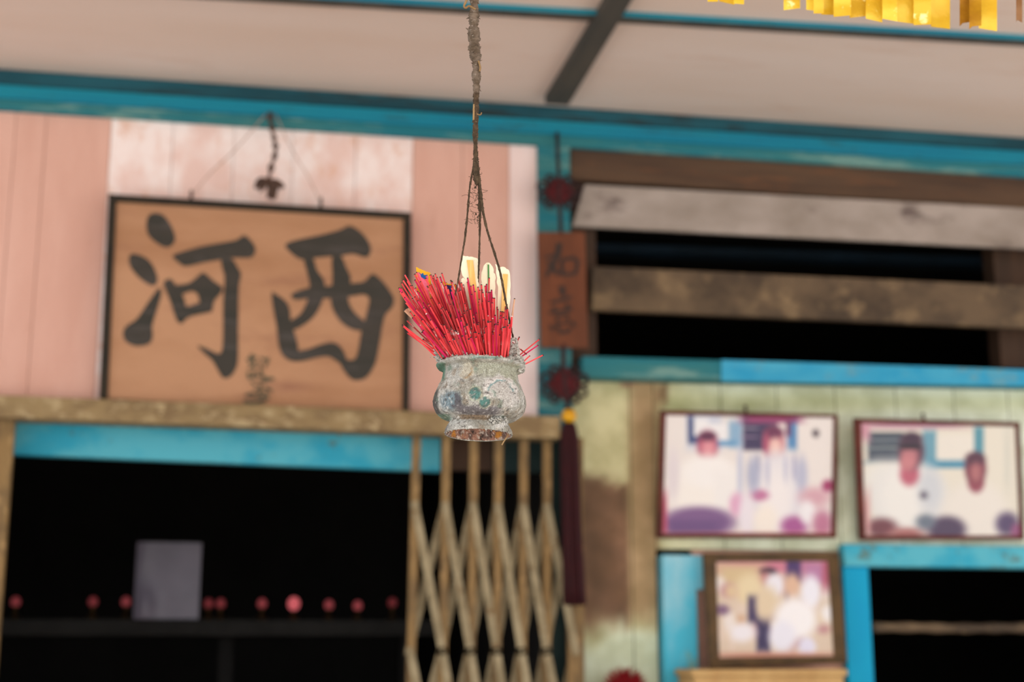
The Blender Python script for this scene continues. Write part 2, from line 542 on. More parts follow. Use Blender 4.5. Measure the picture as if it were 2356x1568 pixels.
def plank(x0, x1, z0, z1, y):
    nx, nz_ = max(2, int((x1 - x0) / .02)), max(2, int((z1 - z0) / .02))
    vs, cs, fs = [], [], []
    for j in range(nz_ + 1):
        for i in range(nx + 1):
            p = V((x0 + (x1 - x0) * i / nx, y, z0 + (z1 - z0) * j / nz_))
            vs.append(p); cs.append(green(p))
    for j in range(nz_):
        for i in range(nx):
            a = j * (nx + 1) + i
            fs.append((a, a + 1, a + nx + 2, a + nx + 1))
    m.add(vs, fs, 0, cs)
    # sides and back
    q = [V((x0, y, z1)), V((x1, y, z1)), V((x1, y, z0)), V((x0, y, z0))]
    o = V((0, .03, 0))
    m.add(q + [p + o for p in q], [(4, 5, 6, 7), (0, 1, 5, 4), (1, 2, 6, 5), (2, 3, 7, 6), (3, 0, 4, 7)], 0,
          [lin((150, 150, 110))] * 8)
YG = 4.53
zt = P(1500, 866, YG).z
zt2 = P(2300, 880, YG).z
zw = P(1700, 1264, YG).z
ged = [1318, 1450, 1504, 1660, 1790, 1925, 2065, 2200, 2325, 2460, 2600, 2720]
for u0, u1 in zip(ged, ged[1:]):
    xa, xb = P(u0, 1000, YG).x, P(u1, 1000, YG).x
    plank(xa + .0015, xb - .0015, 0 if u1 < 1510 else zw, max(zt, zt2) + .01, YG)
m.box((P(1318, 1000, YG).x, YG + .03, zw), (P(2720, 1000, YG).x, YG + .05, zt), 0)
m.box((P(1318, 1000, YG).x, YG + .03, 0), (P(1504, 1000, YG).x, YG + .05, zw), 0)
struct(m, 'wall_right', M['green'], 'pale green stained plank wall behind the framed photographs', 'wall', attr=True)

# blue window frame and opening on the right
YW = 4.50
m = MB()
xm0, xm1 = P(1944, 1400, YW).x, P(2003, 1400, YW).x
zh0, zh1 = P(2150, 1254, YW).z, P(2150, 1304, YW).z
m.box((xm0, YW, 0), (xm1, YW + .09, zh1))
m.box((xm0, YW - .012, zh1), (3.3, YW + .09, zh0), 1)
m.box((3.0, YW, 0), (3.3, YW + .09, zh1), 1)
m.box((xm1, YW, .7), (3.0, YW + .09, .8), 1)
win = struct(m, 'window_1', [M['cyan'], M['blue']], 'bright cyan window frame around the dark opening', 'window', bevel=.004)
m = MB()
ya = YW + .045
pts = [P(2004 + k * 90, 1442.5 + k * .5, ya) + V((0, 0, .0012 * math.sin(k * 2.1))) for k in range(9)]
pts[-1].x = 3.0
m.tube(curve3(pts, 5), [.0165 + .0018 * math.sin(i * 1.7) for i in range(41)], 8)
m.build('window_bar', M['rail_wood'], win, smooth=True, label='tan horizontal bar across the opening')
# blue door jamb left of the small photograph, dark gap on its left, pink board behind
m = MB()
xj0, xj1, xj2 = P(1526, 1400, 4.49).x, P(1604, 1400, 4.49).x, P(1618, 1300, 4.49).x
m.box((xj0, 4.49, 0), (xj1, 4.58, P(1560, 1276, 4.49).z))
m.box((xj1, 4.49, P(1600, 1355, 4.49).z), (xj2, 4.58, P(1560, 1276, 4.49).z))
struct(m, 'trim_15', M['faded_blue'], 'faded blue jamb left of the small group photograph', 'jamb', bevel=.003)
m = MB()
m.box((xj1 + .001, 4.535, 0), (xm0, 4.555, zw - .002))
struct(m, 'trim_16', M['pinkboard'], 'pink board behind the small group photograph', 'board')

# dark room behind
ZI = ZC - .05
m = MB()
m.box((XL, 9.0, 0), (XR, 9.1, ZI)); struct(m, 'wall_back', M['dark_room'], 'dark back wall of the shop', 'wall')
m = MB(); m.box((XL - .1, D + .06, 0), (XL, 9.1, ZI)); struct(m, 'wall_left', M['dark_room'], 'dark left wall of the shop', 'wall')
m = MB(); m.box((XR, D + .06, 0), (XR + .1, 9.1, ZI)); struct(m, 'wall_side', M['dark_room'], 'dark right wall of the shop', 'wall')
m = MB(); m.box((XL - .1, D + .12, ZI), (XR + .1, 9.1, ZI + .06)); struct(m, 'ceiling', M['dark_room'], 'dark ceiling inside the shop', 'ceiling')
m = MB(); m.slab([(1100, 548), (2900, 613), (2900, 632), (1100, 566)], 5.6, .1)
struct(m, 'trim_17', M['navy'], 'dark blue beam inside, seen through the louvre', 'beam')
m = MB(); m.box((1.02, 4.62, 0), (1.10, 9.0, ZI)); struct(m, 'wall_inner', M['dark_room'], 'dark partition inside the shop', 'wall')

# ================================================================ SIGNBOARD
sT, sB = 4.415, 4.452
TL, TR, BR, BL = P(249, 446, sT), P(946, 489, sT), P(941, 955, sB), P(228, 917, sB)
sn = (TR - TL).cross(BL - TL).normalized()
if sn.y > 0:
    sn = -sn
def SP(u, v, off=0):
    return PN(u, v, TL, sn) + sn * off
def Z3(x, y):
    return x / 2.904 + 200, y / 2.904 + 420
root = thing('signboard', 'brown wooden signboard with two large black Chinese characters above the doorway', 'sign', (BL + BR) / 2)
m = MB()
m.hexa([SP(255, 452, -.004), SP(940, 495, -.004), SP(935, 950, -.004), SP(236, 915, -.004)], -sn * .016)
m.build('board', M['sign_wood'], root)
def bar(q, name, mt, par, off0, th, **kw):
    mm = MB()
    mm.hexa([SP(u, v, off0) for u, v in q], -sn * th)
    return mm.build(name, mt, par, bevel=.003, **kw)
bar([(249, 446), (946, 489), (946, 505), (249, 463)], 'frame_bar', M['sign_frame'], root, .006, .024)
bar([(249, 463), (268, 464), (248, 917), (228, 916)], 'frame_bar', M['sign_frame'], root, .006, .024)
bar([(928, 504), (946, 505), (942, 954), (925, 953)], 'frame_bar', M['sign_frame'], root, .006, .024)
def strokes(polys, name, par, mt, off=.0, lab=None):
    mm = MB()
    for i, pl in enumerate(polys):
        pts = [SP(*Z3(x, y), off=-.0035 + .0004 * i) for x, y in smooth_poly(pl, 3)]
        mm.prism(pts, -sn * .002)
    return mm.build(name, mt, par, **({'label': lab} if lab else {}))
XI = [
    [(1325, 415), (1380, 385), (1560, 347), (1690, 312), (1750, 285), (1810, 310), (1870, 370), (1900, 440), (1882, 490), (1850, 497), (1780, 475), (1700, 487), (1560, 498), (1440, 512), (1390, 490), (1345, 450)],
    [(1450, 500), (1512, 505), (1537, 580), (1582, 645), (1592, 720), (1562, 820), (1512, 900), (1440, 955), (1380, 980), (1355, 930), (1420, 880), (1458, 820), (1478, 760), (1488, 680), (1468, 590)],
    [(1640, 490), (1700, 490), (1732, 560), (1765, 640), (1745, 720), (1752, 800), (1790, 865), (1850, 920), (1880, 960), (1840, 987), (1770, 978), (1700, 932), (1650, 860), (1628, 780), (1638, 690), (1640, 600)],
    [(1235, 735), (1262, 742), (1330, 792), (1357, 850), (1362, 910), (1387, 1000), (1412, 1100), (1400, 1170), (1370, 1188), (1310, 1152), (1280, 1080), (1268, 960), (1243, 830)],
    [(1362, 755), (1400, 725), (1490, 700), (1600, 690), (1760, 670), (1850, 660), (1905, 608), (1960, 640), (2010, 700), (2052, 770), (2042, 830), (1996, 880), (1975, 960), (1955, 1080), (1932, 1190), (1900, 1260), (1852, 1310), (1780, 1317), (1730, 1272), (1690, 1200), (1725, 1180), (1785, 1180), (1812, 1120), (1832, 1000), (1862, 900), (1885, 800), (1880, 762), (1840, 745), (1740, 762), (1600, 772), (1480, 772), (1400, 782)],
    [(1330, 1090), (1400, 1120), (1480, 1110), (1560, 1080), (1640, 1065), (1690, 1090), (1722, 1140), (1740, 1210), (1690, 1205), (1620, 1162), (1540, 1167), (1440, 1190), (1360, 1188), (1300, 1140)]]
HE = [
    [(410, 220), (450, 200), (510, 215), (560, 280), (590, 360), (575, 410), (530, 432), (470, 405), (410, 350), (395, 280)],
    [(288, 478), (330, 475), (400, 505), (445, 560), (472, 640), (455, 682), (420, 682), (350, 635), (295, 570), (280, 520)],
    [(480, 700), (497, 740), (482, 800), (457, 880), (435, 960), (440, 1020), (415, 1075), (330, 1090), (260, 1060), (240, 1000), (270, 950), (330, 910), (400, 810)],
    [(572, 490), (620, 465), (760, 425), (900, 400), (1000, 380), (1050, 350), (1100, 390), (1127, 440), (1110, 490), (1070, 502), (980, 500), (900, 512), (780, 532), (660, 557), (610, 530)],
    [(900, 505), (970, 508), (1010, 570), (1030, 610), (1015, 700), (1012, 850), (1010, 1000), (1010, 1150), (1000, 1230), (960, 1292), (912, 1303), (880, 1260), (840, 1190), (785, 1140), (740, 1088), (800, 1107), (880, 1142), (905, 1100), (910, 950), (910, 800), (920, 640), (905, 570)],
    [(512, 670), (555, 640), (600, 690), (640, 750), (660, 830), (645, 930), (610, 932), (585, 880), (560, 800), (532, 730)],
    [(585, 690), (680, 670), (740, 625), (780, 600), (840, 650), (905, 700), (892, 740), (850, 790), (830, 862), (770, 850), (752, 790), (735, 738), (690, 725), (620, 745)],
    [(625, 935), (690, 892), (820, 862), (832, 820), (760, 800), (690, 822), (640, 835)]]
strokes(XI, 'character', root, M['ink'])
strokes(HE, 'character', root, M['ink'])
sm = [ribbon(p, w) for p, w in [
    ([(1095, 1150), (1085, 1205)], 16), ([(1070, 1180), (1130, 1165)], 14), ([(1080, 1240), (1130, 1200)], 14), ([(1110, 1150), (1118, 1260)], 12),
    ([(1160, 1170), (1210, 1190), (1195, 1215)], 16), ([(1150, 1200), (1165, 1235)], 14), ([(1215, 1170), (1190, 1230)], 12),
    ([(1075, 1265), (1085, 1310)], 16), ([(1120, 1255), (1110, 1300)], 14), ([(1085, 1300), (1150, 1290)], 14), ([(1160, 1250), (1180, 1300), (1245, 1310)], 18),
    ([(1150, 1330), (1215, 1320)], 14), ([(1100, 1330), (1125, 1350)], 14),
    ([(1190, 1370), (1235, 1390)], 16), ([(1120, 1385), (1170, 1375)], 14), ([(1160, 1350), (1150, 1420)], 13), ([(1060, 1420), (1110, 1410), (1105, 1440)], 18),
    ([(1130, 1430), (1200, 1425)], 16), ([(1050, 1460), (1120, 1470), (1190, 1455)], 20), ([(1185, 1400), (1215, 1440)], 13)]]
strokes(sm, 'small_character', root, M['ink_faded'])

# hanging wires and dried bunch over the sign
def wire(pts, r, n=6):
    mm = MB(); mm.tube(curve3(pts, 5), r, n); return mm
for q, lab in (([(612, 262, 4.462), (540, 345, 4.44), (482, 400, 4.40), (440, 452, 4.425)], 'thin slack wire from cornice nail to left half of signboard'),
          ([(634, 262, 4.462), (672, 345, 4.44), (708, 405, 4.40), (738, 468, 4.425)], 'thin slack wire from cornice nail to right half of signboard')):
    o = wire([P(*k) for k in q], .0018).build('hanging_wire', M['wire'], smooth=True)
    tag(o, lab, 'wire')
    e = P(q[-1][0], q[-1][1], 4.42)
    m = MB(); m.tube([e + V((0, -.004, -.014)), e + V((0, -.004, .02))], [.006, .004], 8)
    m.build('hook', M['nail'], o, smooth=True)
root = thing('hanging_dried_bunch', 'small dark dried plant bunch hanging by a string over the signboard', 'dried plant', P(622, 455, 4.36))
m = MB(); m.tube(curve3([P(622, 262, 4.455), P(622, 272, 4.39), P(626, 300, 4.36), P(632, 325, 4.36), P(634, 350, 4.36), P(624, 385, 4.36), P(618, 418, 4.36)], 6), [.007 + .003 * math.sin(i * 1.3) for i in range(37)], 8, jit=.25)
m.build('string', M['dried'], root, smooth=True)
m = MB()
for k in range(26):
    a = random.uniform(-1.9, 1.9)
    c = P(619, 420, 4.36)
    l = random.uniform(.025, .05)
    e = c + V((math.sin(a) * l * 1.1, random.uniform(-.012, .012), -abs(math.cos(a)) * l * .8 - .004))
    md = (c + e) / 2 + V((0, random.uniform(-.008, .008), .01))
    m.tube(curve3([c, md, e], 4), [.002, .004, .006, .0075, .0085, .0085, .0075, .005, .002], 6)
m.ball(P(625, 446, 4.36), .017, 8, sc=(1, .8, 1.1), rough=.4)
m.build('leaves', M['dried'], root, smooth=True)

# ================================================================ RED CHARM
YK = 4.40
root = thing('hanging_charm', 'red knotted charm with brown lettered plaque and long maroon tassel on the teal post', 'charm', P(1320, 1388, YK))
def knot(cu, cv, s, name):
    k = MB()
    c = P(cu, cv, YK)
    for i in range(-2, 3):                              # woven diamond
        for d in (1, -1):
            o = i * .011 * s
            a = c + V((o - .026 * s, 0, d * (-.026 * s) + d * -o * -1))
            e = c + V((o + .026 * s, 0, d * (.026 * s) + d * o * 1))
            a = c + V((-.024 * s + o, .003 * d, -d * .024 * s + d * -o * -1)) if False else c + V((-.024 * s + o, .003 * d, -d * .024 * s - d * o))
            e = c + V((.024 * s + o, .003 * d, d * .024 * s - d * o))
            k.tube([a, (a + e) / 2 + V((0, -.004 * d, 0)), e], .0055 * s, 7)
    k.ball(c + V((0, .004, 0)), .034 * s, 8, sc=(1, .22, 1.15))
    kn = k.build(name, M['charm_red'], root, smooth=True)
    l = MB()
    for dx, dz, r in ((-.052, .012, .017), (.052, .012, .017), (-.05, -.022, .015), (.05, -.022, .015), (-.028, .038, .013), (.028, .038, .013), (-.03, -.042, .013), (.03, -.042, .013)):
        cc = c + V((dx * s, 0, dz * s))
        ring = [cc + V((r * s * math.cos(t), 0, r * s * math.sin(t))) for t in [2 * math.pi * j / 14 for j in range(15)]]
        l.tube(ring, .0055 * s, 6)
        l.tube([c + V((dx * .4 * s, 0, dz * .4 * s)), cc], .005 * s, 6)
    l.build('loop', M['charm_dark'], kn, smooth=True, label='dark maroon cord loops')
m = MB()
m.tube(curve3([P(1282, 306, 4.46), P(1283, 350, YK + .02), P(1285, 400, YK), P(1287, 470, YK), P(1289, 500, YK), P(1290, 540, YK)], 6), .007, 8, jit=.1)
m.build('hanging_loop', M['charm_dark'], root, smooth=True)
m = MB()
m.tube(curve3([P(1296, 790, YK), P(1296, 820, YK), P(1297, 870, YK), P(1306, 940, YK)], 6), .0085, 8)
m.build('lower_loop', M['charm_dark'], root, smooth=True)
knot(1286, 440, 1.05, 'knot')
knot(1299, 882, 1.12, 'knot')
m = MB(); m.slab([(1237, 533), (1346, 533), (1354, 800), (1245, 798)], YK - .006, .016)
pq = m.build('plaque', M['plaque'], root, bevel=.003)
def Z4(x, y):
    return x / 2.24 + 1200, y / 2.24 + 280
st = [([(195, 625), (185, 690), (150, 760), (125, 800)], [34, 30, 26, 14]), ([(135, 720), (160, 745), (190, 790)], [14, 24, 20]), ([(120, 700), (200, 680)], [12, 18]),
      ([(205, 715), (212, 790)], [18, 22]), ([(205, 712), (270, 700), (290, 720), (280, 780)], [16, 20, 22, 18]), ([(210, 788), (280, 782)], 18),
      ([(205, 845), (215, 895)], [34, 24]), ([(150, 930), (215, 915), (260, 900)], [14, 18, 12]), ([(165, 950), (175, 985)], 16), ([(240, 935), (235, 965)], 16), ([(140, 985), (260, 965)], [12, 16]),
      ([(180, 1000), (240, 995), (245, 1035), (185, 1040), (180, 1000)], 13), ([(150, 1050), (165, 1075)], 18), ([(180, 1045), (200, 1085), (240, 1080), (255, 1060)], [14, 18, 18, 12]), ([(262, 1030), (275, 1055)], 16)]
m = MB()
for i, (p, w) in enumerate(st):
    m.prism([P(*Z4(x, y), YK - .0075 - .0002 * i) for x, y in ribbon(p, w)], V((0, .0018, 0)))
m.build('characters', M['plaque_ink'], pq)
m = MB(); m.ball(P(1309, 956, YK), .024, 12, sc=(1, 1, .95))
m.build('bead', M['bead'], root, smooth=True)
m = MB()
for k in range(90):
    a, r = random.uniform(0, 2 * math.pi), math.sqrt(random.random())
    t0, t1 = P(1309, 974, YK), P(1322, 1388, YK)
    o = V((math.cos(a) * r, math.sin(a) * r, 0))
    p0, p1 = t0 + o * .017, t1 + o * .033 + V((0, 0, random.uniform(-.006, .006)))
    m.tube(curve3([p0, p0.lerp(p1, .12) + o * .008, p0.lerp(p1, .55) + V((random.uniform(-.004, .004), 0, 0)), p1], 3), .0042, 5)
m.build('tassel', M['tassel'], root, smooth=True)

# ================================================================ FOLDING GATE
YGt = 4.465
root = thing('folding_gate', 'tan folding lattice gate drawn back at the right of the doorway', 'gate', V((P(1140, 1300, YGt).x, YGt, 0)))
tops = [958, 1027, 1090, 1146, 1205, 1258, 1322]
bots = [940, 1015, 1079, 1140, 1197, 1255, 1322]
ztop = P(1100, 1000, YGt).z
xs = []
for a, c in zip(tops, bots):
    t = P(a, 1010, YGt); l = P(c, 1568, YGt)
    x_at = lambda z, t=t, l=l: t.x + (l.x - t.x) * (z - t.z) / (l.z - t.z)
    xs.append(x_at)
for i, xa in enumerate(xs):
    m = MB()
    w = .013 if i < 6 else .026
    z0, z1 = .03, ztop - .003
    for dy in (-.012, .006):
        m.hexa([V((xa(z1) - w, YGt + dy, z1)), V((xa(z1) + w, YGt + dy, z1)), V((xa(.9) + w, YGt + dy, z0)), V((xa(.9) - w, YGt + dy, z0))], V((0, .005, 0)))
    m.hexa([V((xa(z1) - w, YGt - .007, z1)), V((xa(z1) - w + .004, YGt - .007, z1)), V((xa(.9) - w + .004, YGt - .007, z0)), V((xa(.9) - w, YGt - .007, z0))], V((0, .013, 0)))
    m.build('upright_bar', M['ochre'], root)
rows = [P(1100, v, YGt).z for v in (1165, 1497, 1829, 2161)]
for r0, r1 in zip(rows, rows[1:]):
    for i in range(6):
        for d in (0, 1):
            za, zb = (r0, r1) if d == 0 else (r1, r0)
            A_, B_ = V((xs[i](za), 0, za)), V((xs[i + 1](zb), 0, zb))
            dr = (B_ - A_).normalized()
            n = V((-dr.z, 0, dr.x)) * .0125
            y = YGt + (-.018 if d == 0 else .013)
            A_ -= dr * .012; B_ += dr * .012
            m = MB()
            m.hexa([p + V((0, y, 0)) for p in (A_ - n, B_ - n, B_ + n, A_ + n)], V((0, .004, 0)))
            m.build('lattice_slat', M['slat'], root)
for r in rows[:2]:
    for i in range(6):
        m = MB()
        c = V((xs[i](r), YGt - .02, r))
        m.tube([c + V((0, -.004, 0)), c + V((0, .032, 0))], .006, 8)
        m.build('rivet', M['slat'], root)

# ================================================================ PHOTOGRAPHS
def paint(blobs, bg, u, v):
    c = bg
    for kind, cx, cy, rx, ry, col, s in blobs:
        x, y = (u - cx) / rx, (v - cy) / ry
        if kind == 'e':
            d = math.hypot(x, y)
        else:
            d = max(abs(x), abs(y))
        c = mixc(c, col, 1 - ss(1 - s, 1 + s, d))
    return c
def Z6(x, y):
    return x / 2.279 + 1480, y / 2.279 + 880
def photo(name, label, outer, inner, yT, yB, fm, blobs, bg, grp, wire_at=None, glassy=False):
    o = [P(*Z6(*q), y) for q, y in zip(outer, (yT, yT, yB, yB))]
    n = (o[1] - o[0]).cross(o[3] - o[0]).normalized()
    if n.y > 0:
        n = -n
    i_ = [PN(*Z6(*q), o[0] - n * .006, n) for q in inner]
    rt = thing(name, label, 'framed photo', (o[2] + o[3]) / 2, grp)
    m = MB()
    back = -n * .022
    for k in range(4):
        j = (k + 1) % 4
        m.hexa([o[k], o[j], i_[j], i_[k]], [back, back, back + n * .006, back + n * .006])
    m.build('frame', fm, rt, bevel=.002)
    m = MB()
    NX, NY = 110, 80
    vs, cs, fs = [], [], []
    for b_ in range(NY + 1):
        for a in range(NX + 1):
            s, t = a / NX, b_ / NY
            p = (i_[0] * (1 - s) + i_[1] * s) * (1 - t) + (i_[3] * (1 - s) + i_[2] * s) * t
            x = (inner[0][0] * (1 - s) + inner[1][0] * s) * (1 - t) + (inner[3][0] * (1 - s) + inner[2][0] * s) * t
            y = (inner[0][1] * (1 - s) + inner[1][1] * s) * (1 - t) + (inner[3][1] * (1 - s) + inner[2][1] * s) * t
            vs.append(p - n * .004)
            cs.append(lin(paint(blobs, bg, x, y), .9))
    for b_ in range(NY):
        for a in range(NX):
            q = b_ * (NX + 1) + a
            fs.append((q, q + NX + 1, q + NX + 2, q + 1))
    m.add(vs, fs, 0, cs)
    q = [p - n * .005 for p in i_]
    m.hexa(q, -n * .006)
    m.build('print', M['print'], rt, attr=True)
    if wire_at:
        p = P(*Z6(*wire_at), yT)
        m = MB(); m.tube([p + V((0, .01, -.012)), p + V((0, .02, .012))], [.006, .004], 8); m.ball(p + V((0, .018, .012)), .007, 6)
        m.build('hook', M['nail'], rt, smooth=True)
    return rt
W1, W2 = (234, 226, 222), (240, 238, 236)
blobs1 = [('r', 320, 240, 90, 110, (206, 210, 224), .3), ('r', 300, 245, 40, 60, (240, 238, 240), .4), ('r', 355, 270, 85, 55, (238, 236, 238), .2),
          ('r', 248, 245, 16, 70, (70, 84, 130), .3), ('r', 270, 300, 30, 20, (70, 84, 130), .4), ('r', 480, 270, 34, 70, (140, 176, 206), .35),
          ('r', 610, 265, 90, 90, (66, 56, 92), .12), ('r', 560, 240, 40, 3, (150, 140, 160), .5), ('r', 555, 285, 45, 3, (140, 120, 150), .5),
          ('r', 780, 260, 26, 90, (88, 140, 190), .3), ('r', 670, 190, 150, 22, (150, 64, 110), .4), ('r', 760, 240, 14, 40, (110, 60, 100), .4), ('r', 430, 318, 70, 16, (110, 160, 200), .4),
          ('e', 335, 330, 54, 78, (176, 84, 110), .35), ('e', 340, 345, 34, 48, (226, 150, 160), .5), ('e', 335, 280, 46, 26, (96, 44, 76), .4),
          ('e', 685, 320, 56, 90, (200, 130, 140), .3), ('e', 680, 262, 52, 34, (110, 50, 84), .4), ('e', 690, 340, 30, 50, (240, 196, 186), .5), ('e', 640, 320, 16, 60, (170, 80, 110), .5),
          ('e', 325, 590, 190, 200, (246, 240, 234), .25), ('e', 340, 470, 130, 80, (246, 242, 240), .4), ('r', 430, 560, 60, 100, (242, 238, 236), .5),
          ('e', 700, 560, 150, 180, (216, 212, 224), .25), ('e', 705, 560, 110, 190, (232, 228, 232), .4), ('e', 690, 620, 80, 150, (242, 236, 236), .5),
          ('r', 600, 420, 8, 40, (150, 150, 180), .6), ('r', 790, 440, 8, 60, (170, 170, 200), .6), ('e', 605, 590, 50, 30, (196, 120, 160), .5),
          ('e', 160, 480, 30, 130, (226, 216, 220), .6), ('r', 505, 470, 14, 120, (196, 200, 220), .7), ('e', 575, 480, 34, 90, (176, 180, 204), .6), ('e', 830, 480, 30, 90, (186, 188, 210), .6), ('e', 650, 470, 10, 80, (190, 190, 212), .6), ('e', 745, 450, 10, 70, (196, 196, 216), .6), ('e', 290, 730, 190, 80, (126, 92, 140), .3), ('r', 260, 760, 140, 40, (110, 80, 130), .4), ('e', 490, 640, 40, 60, (224, 170, 200), .5), ('e', 540, 690, 40, 110, (236, 228, 236), .5),
          ('e', 790, 750, 70, 50, (170, 90, 150), .5), ('e', 640, 720, 60, 80, (246, 236, 226), .5), ('e', 900, 600, 80, 50, (214, 168, 180), .6), ('e', 970, 540, 30, 30, (160, 50, 100), .6),
          ('e', 860, 680, 40, 60, (240, 236, 240), .5), ('e', 940, 740, 50, 70, (190, 120, 150), .6), ('e', 905, 265, 18, 20, (80, 70, 80), .7),
          ('r', 110, 700, 16, 110, (190, 80, 110), .6), ('r', 600, 795, 420, 10, (206, 130, 130), .8)]
photo('framed_photo', 'red-brown framed faded photo of two people in white shirts, left of the upper pair',
      [(95, 145), (1022, 166), (1015, 815), (75, 815)], [(121, 170), (999, 184), (986, 790), (103, 791)], 4.43, 4.505, M['frame_red'], blobs1, W1, None, (545, 140))
blobs2 = [('r', 1400, 220, 260, 20, (190, 140, 160), .6), ('r', 1270, 340, 90, 80, (66, 76, 92), .12), ('r', 1270, 300, 90, 4, (150, 160, 166), .5), ('r', 1270, 342, 90, 4, (160, 170, 170), .5),
          ('r', 1180, 420, 60, 8, (150, 170, 176), .5), ('r', 1500, 350, 36, 100, (110, 160, 180), .2), ('r', 1600, 425, 120, 24, (86, 148, 176), .25), ('r', 1640, 340, 100, 66, (232, 226, 216), .15), ('r', 1760, 310, 26, 80, (90, 150, 168), .25),
          ('e', 1240, 520, 90, 110, (232, 230, 224), .6), ('e', 1395, 610, 200, 190, (222, 222, 222), .25), ('e', 1360, 600, 130, 190, (236, 234, 230), .5), ('e', 1500, 560, 60, 110, (206, 210, 216), .6),
          ('e', 1395, 480, 50, 60, (190, 100, 120), .4), ('e', 1405, 360, 68, 96, (96, 66, 84), .25), ('e', 1395, 385, 44, 66, (186, 120, 128), .4), ('r', 1400, 335, 50, 16, (46, 40, 52), .4), ('e', 1405, 290, 56, 30, (70, 50, 70), .4), ('e', 1385, 420, 40, 40, (200, 130, 136), .5),
          ('e', 1740, 690, 170, 170, (232, 226, 218), .3), ('e', 1745, 520, 44, 56, (150, 76, 92), .35), ('e', 1742, 450, 58, 84, (128, 70, 84), .25), ('e', 1740, 400, 52, 36, (90, 56, 74), .4), ('e', 1745, 470, 28, 50, (176, 112, 116), .5),
          ('e', 1470, 590, 22, 22, (120, 116, 130), .6), ('r', 1910, 400, 16, 150, (214, 212, 200), .7),
          ('e', 1250, 760, 80, 50, (116, 70, 80), .5), ('e', 1590, 770, 100, 70, (84, 70, 96), .35), ('e', 1380, 790, 90, 30, (170, 110, 110), .6), ('e', 1480, 730, 50, 40, (110, 120, 136), .6), ('e', 1910, 740, 60, 60, (90, 76, 110), .5), ('e', 1960, 780, 30, 40, (150, 90, 130), .5),
          ('r', 1170, 700, 20, 110, (210, 160, 160), .8), ('r', 1160, 240, 30, 60, (206, 150, 166), .7), ('r', 1580, 812, 420, 8, (120, 70, 70), .8)]
photo('framed_photo', 'red-brown framed photo with a person in dark glasses, right of the upper pair',
      [(1110, 186), (1976, 206), (2002, 824), (1140, 826)], [(1146, 212), (1952, 230), (1978, 802), (1168, 802)], 4.42, 4.495, M['frame_red'], blobs2, (228, 222, 208), None, (1480, 182))
random.seed(31)
blobs3 = [('r', 680, 960, 330, 40, (206, 130, 150), .6), ('r', 500, 1010, 120, 60, (214, 190, 150), .6), ('r', 790, 1020, 40, 110, (80, 62, 110), .3), ('r', 900, 1000, 60, 60, (186, 130, 170), .6)]
for k in range(34):
    blobs3.append(('e', random.uniform(395, 980), random.uniform(1010, 1420), random.uniform(18, 46), random.uniform(20, 50),
                   random.choice([(222, 196, 160), (196, 150, 150), (236, 226, 220), (226, 206, 190), (170, 130, 140), (130, 100, 130), (210, 170, 140), (244, 240, 240)]), .6))
blobs3 += [('e', 655, 990, 44, 24, (64, 50, 66), .4), ('e', 640, 1030, 36, 40, (190, 130, 130), .5), ('e', 560, 1080, 70, 80, (232, 214, 176), .5), ('e', 690, 1060, 50, 60, (238, 236, 244), .4), ('e', 780, 1060, 40, 60, (224, 186, 160), .5), ('e', 880, 1100, 50, 90, (240, 240, 250), .4),
           ('r', 575, 1190, 26, 70, (70, 60, 96), .4), ('r', 630, 1320, 36, 90, (64, 56, 92), .35), ('e', 650, 1160, 60, 90, (226, 206, 176), .5), ('e', 800, 1240, 110, 110, (248, 246, 248), .35), ('e', 730, 1330, 70, 80, (236, 236, 248), .4), ('e', 520, 1310, 70, 50, (240, 236, 242), .5), ('e', 860, 1380, 44, 44, (228, 226, 246), .4),
           ('r', 690, 1430, 320, 16, (200, 140, 120), .8), ('r', 960, 1000, 20, 80, (180, 96, 120), .7)]
photo('framed_photo', 'dark gilt framed group photo, smallest of the three, standing on the tan cabinet',
      [(318, 890), (1026, 888), (1070, 1466), (352, 1494)], [(384, 938), (968, 934), (1000, 1430), (400, 1440)], 4.465, 4.41, M['frame_brown'], blobs3, (220, 200, 180), None)

# cabinet under it
cz = min(P(1634, 1536, 4.41).z, P(1949, 1523, 4.41).z) - .003
c0, c1 = P(1592, 1545, 4.30).x, P(1950, 1545, 4.30).x
root = thing('cabinet', 'tan wooden cabinet under the smallest framed photo, only its top in view', 'cabinet', V(((c0 + c1) / 2, 4.4, 0)))
m = MB(); m.box((c0 + .01, 4.31, .03), (c1 - .01, 4.48, cz - .02)); m.build('body', M['cabinet'], root, bevel=.004)
m = MB(); m.box((c0, 4.30, cz - .02), (c1, 4.485, cz)); m.build('top', M['cabinet'], root, bevel=.004)
for k in (0, 1):
    xm = (c0 + c1) / 2
    m = MB(); m.box(((c0 + .02, xm + .004)[k], 4.298, .1), ((xm - .004, c1 - .02)[k], 4.31, cz - .05))
    dd = m.build('door', M['cabinet'], root, bevel=.003)
    m = MB(); m.ball((xm + (.03, -.03)[1 - k], 4.288, cz - .35), .012, 8); m.build('knob', M['brass'], dd, smooth=True)

# red tuft at the bottom edge
root = thing('pompom', 'fuzzy dark red fringed pompom before the pale green wall at bottom edge', 'pompom', P(1440, 1640, 4.42))
c = P(1438, 1590, 4.42)
m = MB(); m.ball(c, .045, 10, rough=.15); m.build('core', M['pom'], root, smooth=True)
m = MB()
for k in range(420):
    d = V((random.gauss(0, 1), random.gauss(0, 1), random.gauss(0, 1))).normalized()
    m.tube([c + d * .04, c + d * random.uniform(.066, .082)], [.003, .0012], 4)
o = m.build('fringe', M['pom'], root); o['kind'] = 'stuff'
m = MB(); m.tube([c - V((0, 0, .04)), V((c.x, 4.42, 0))], .006, 8); m.build('stick', M['nail'], root)

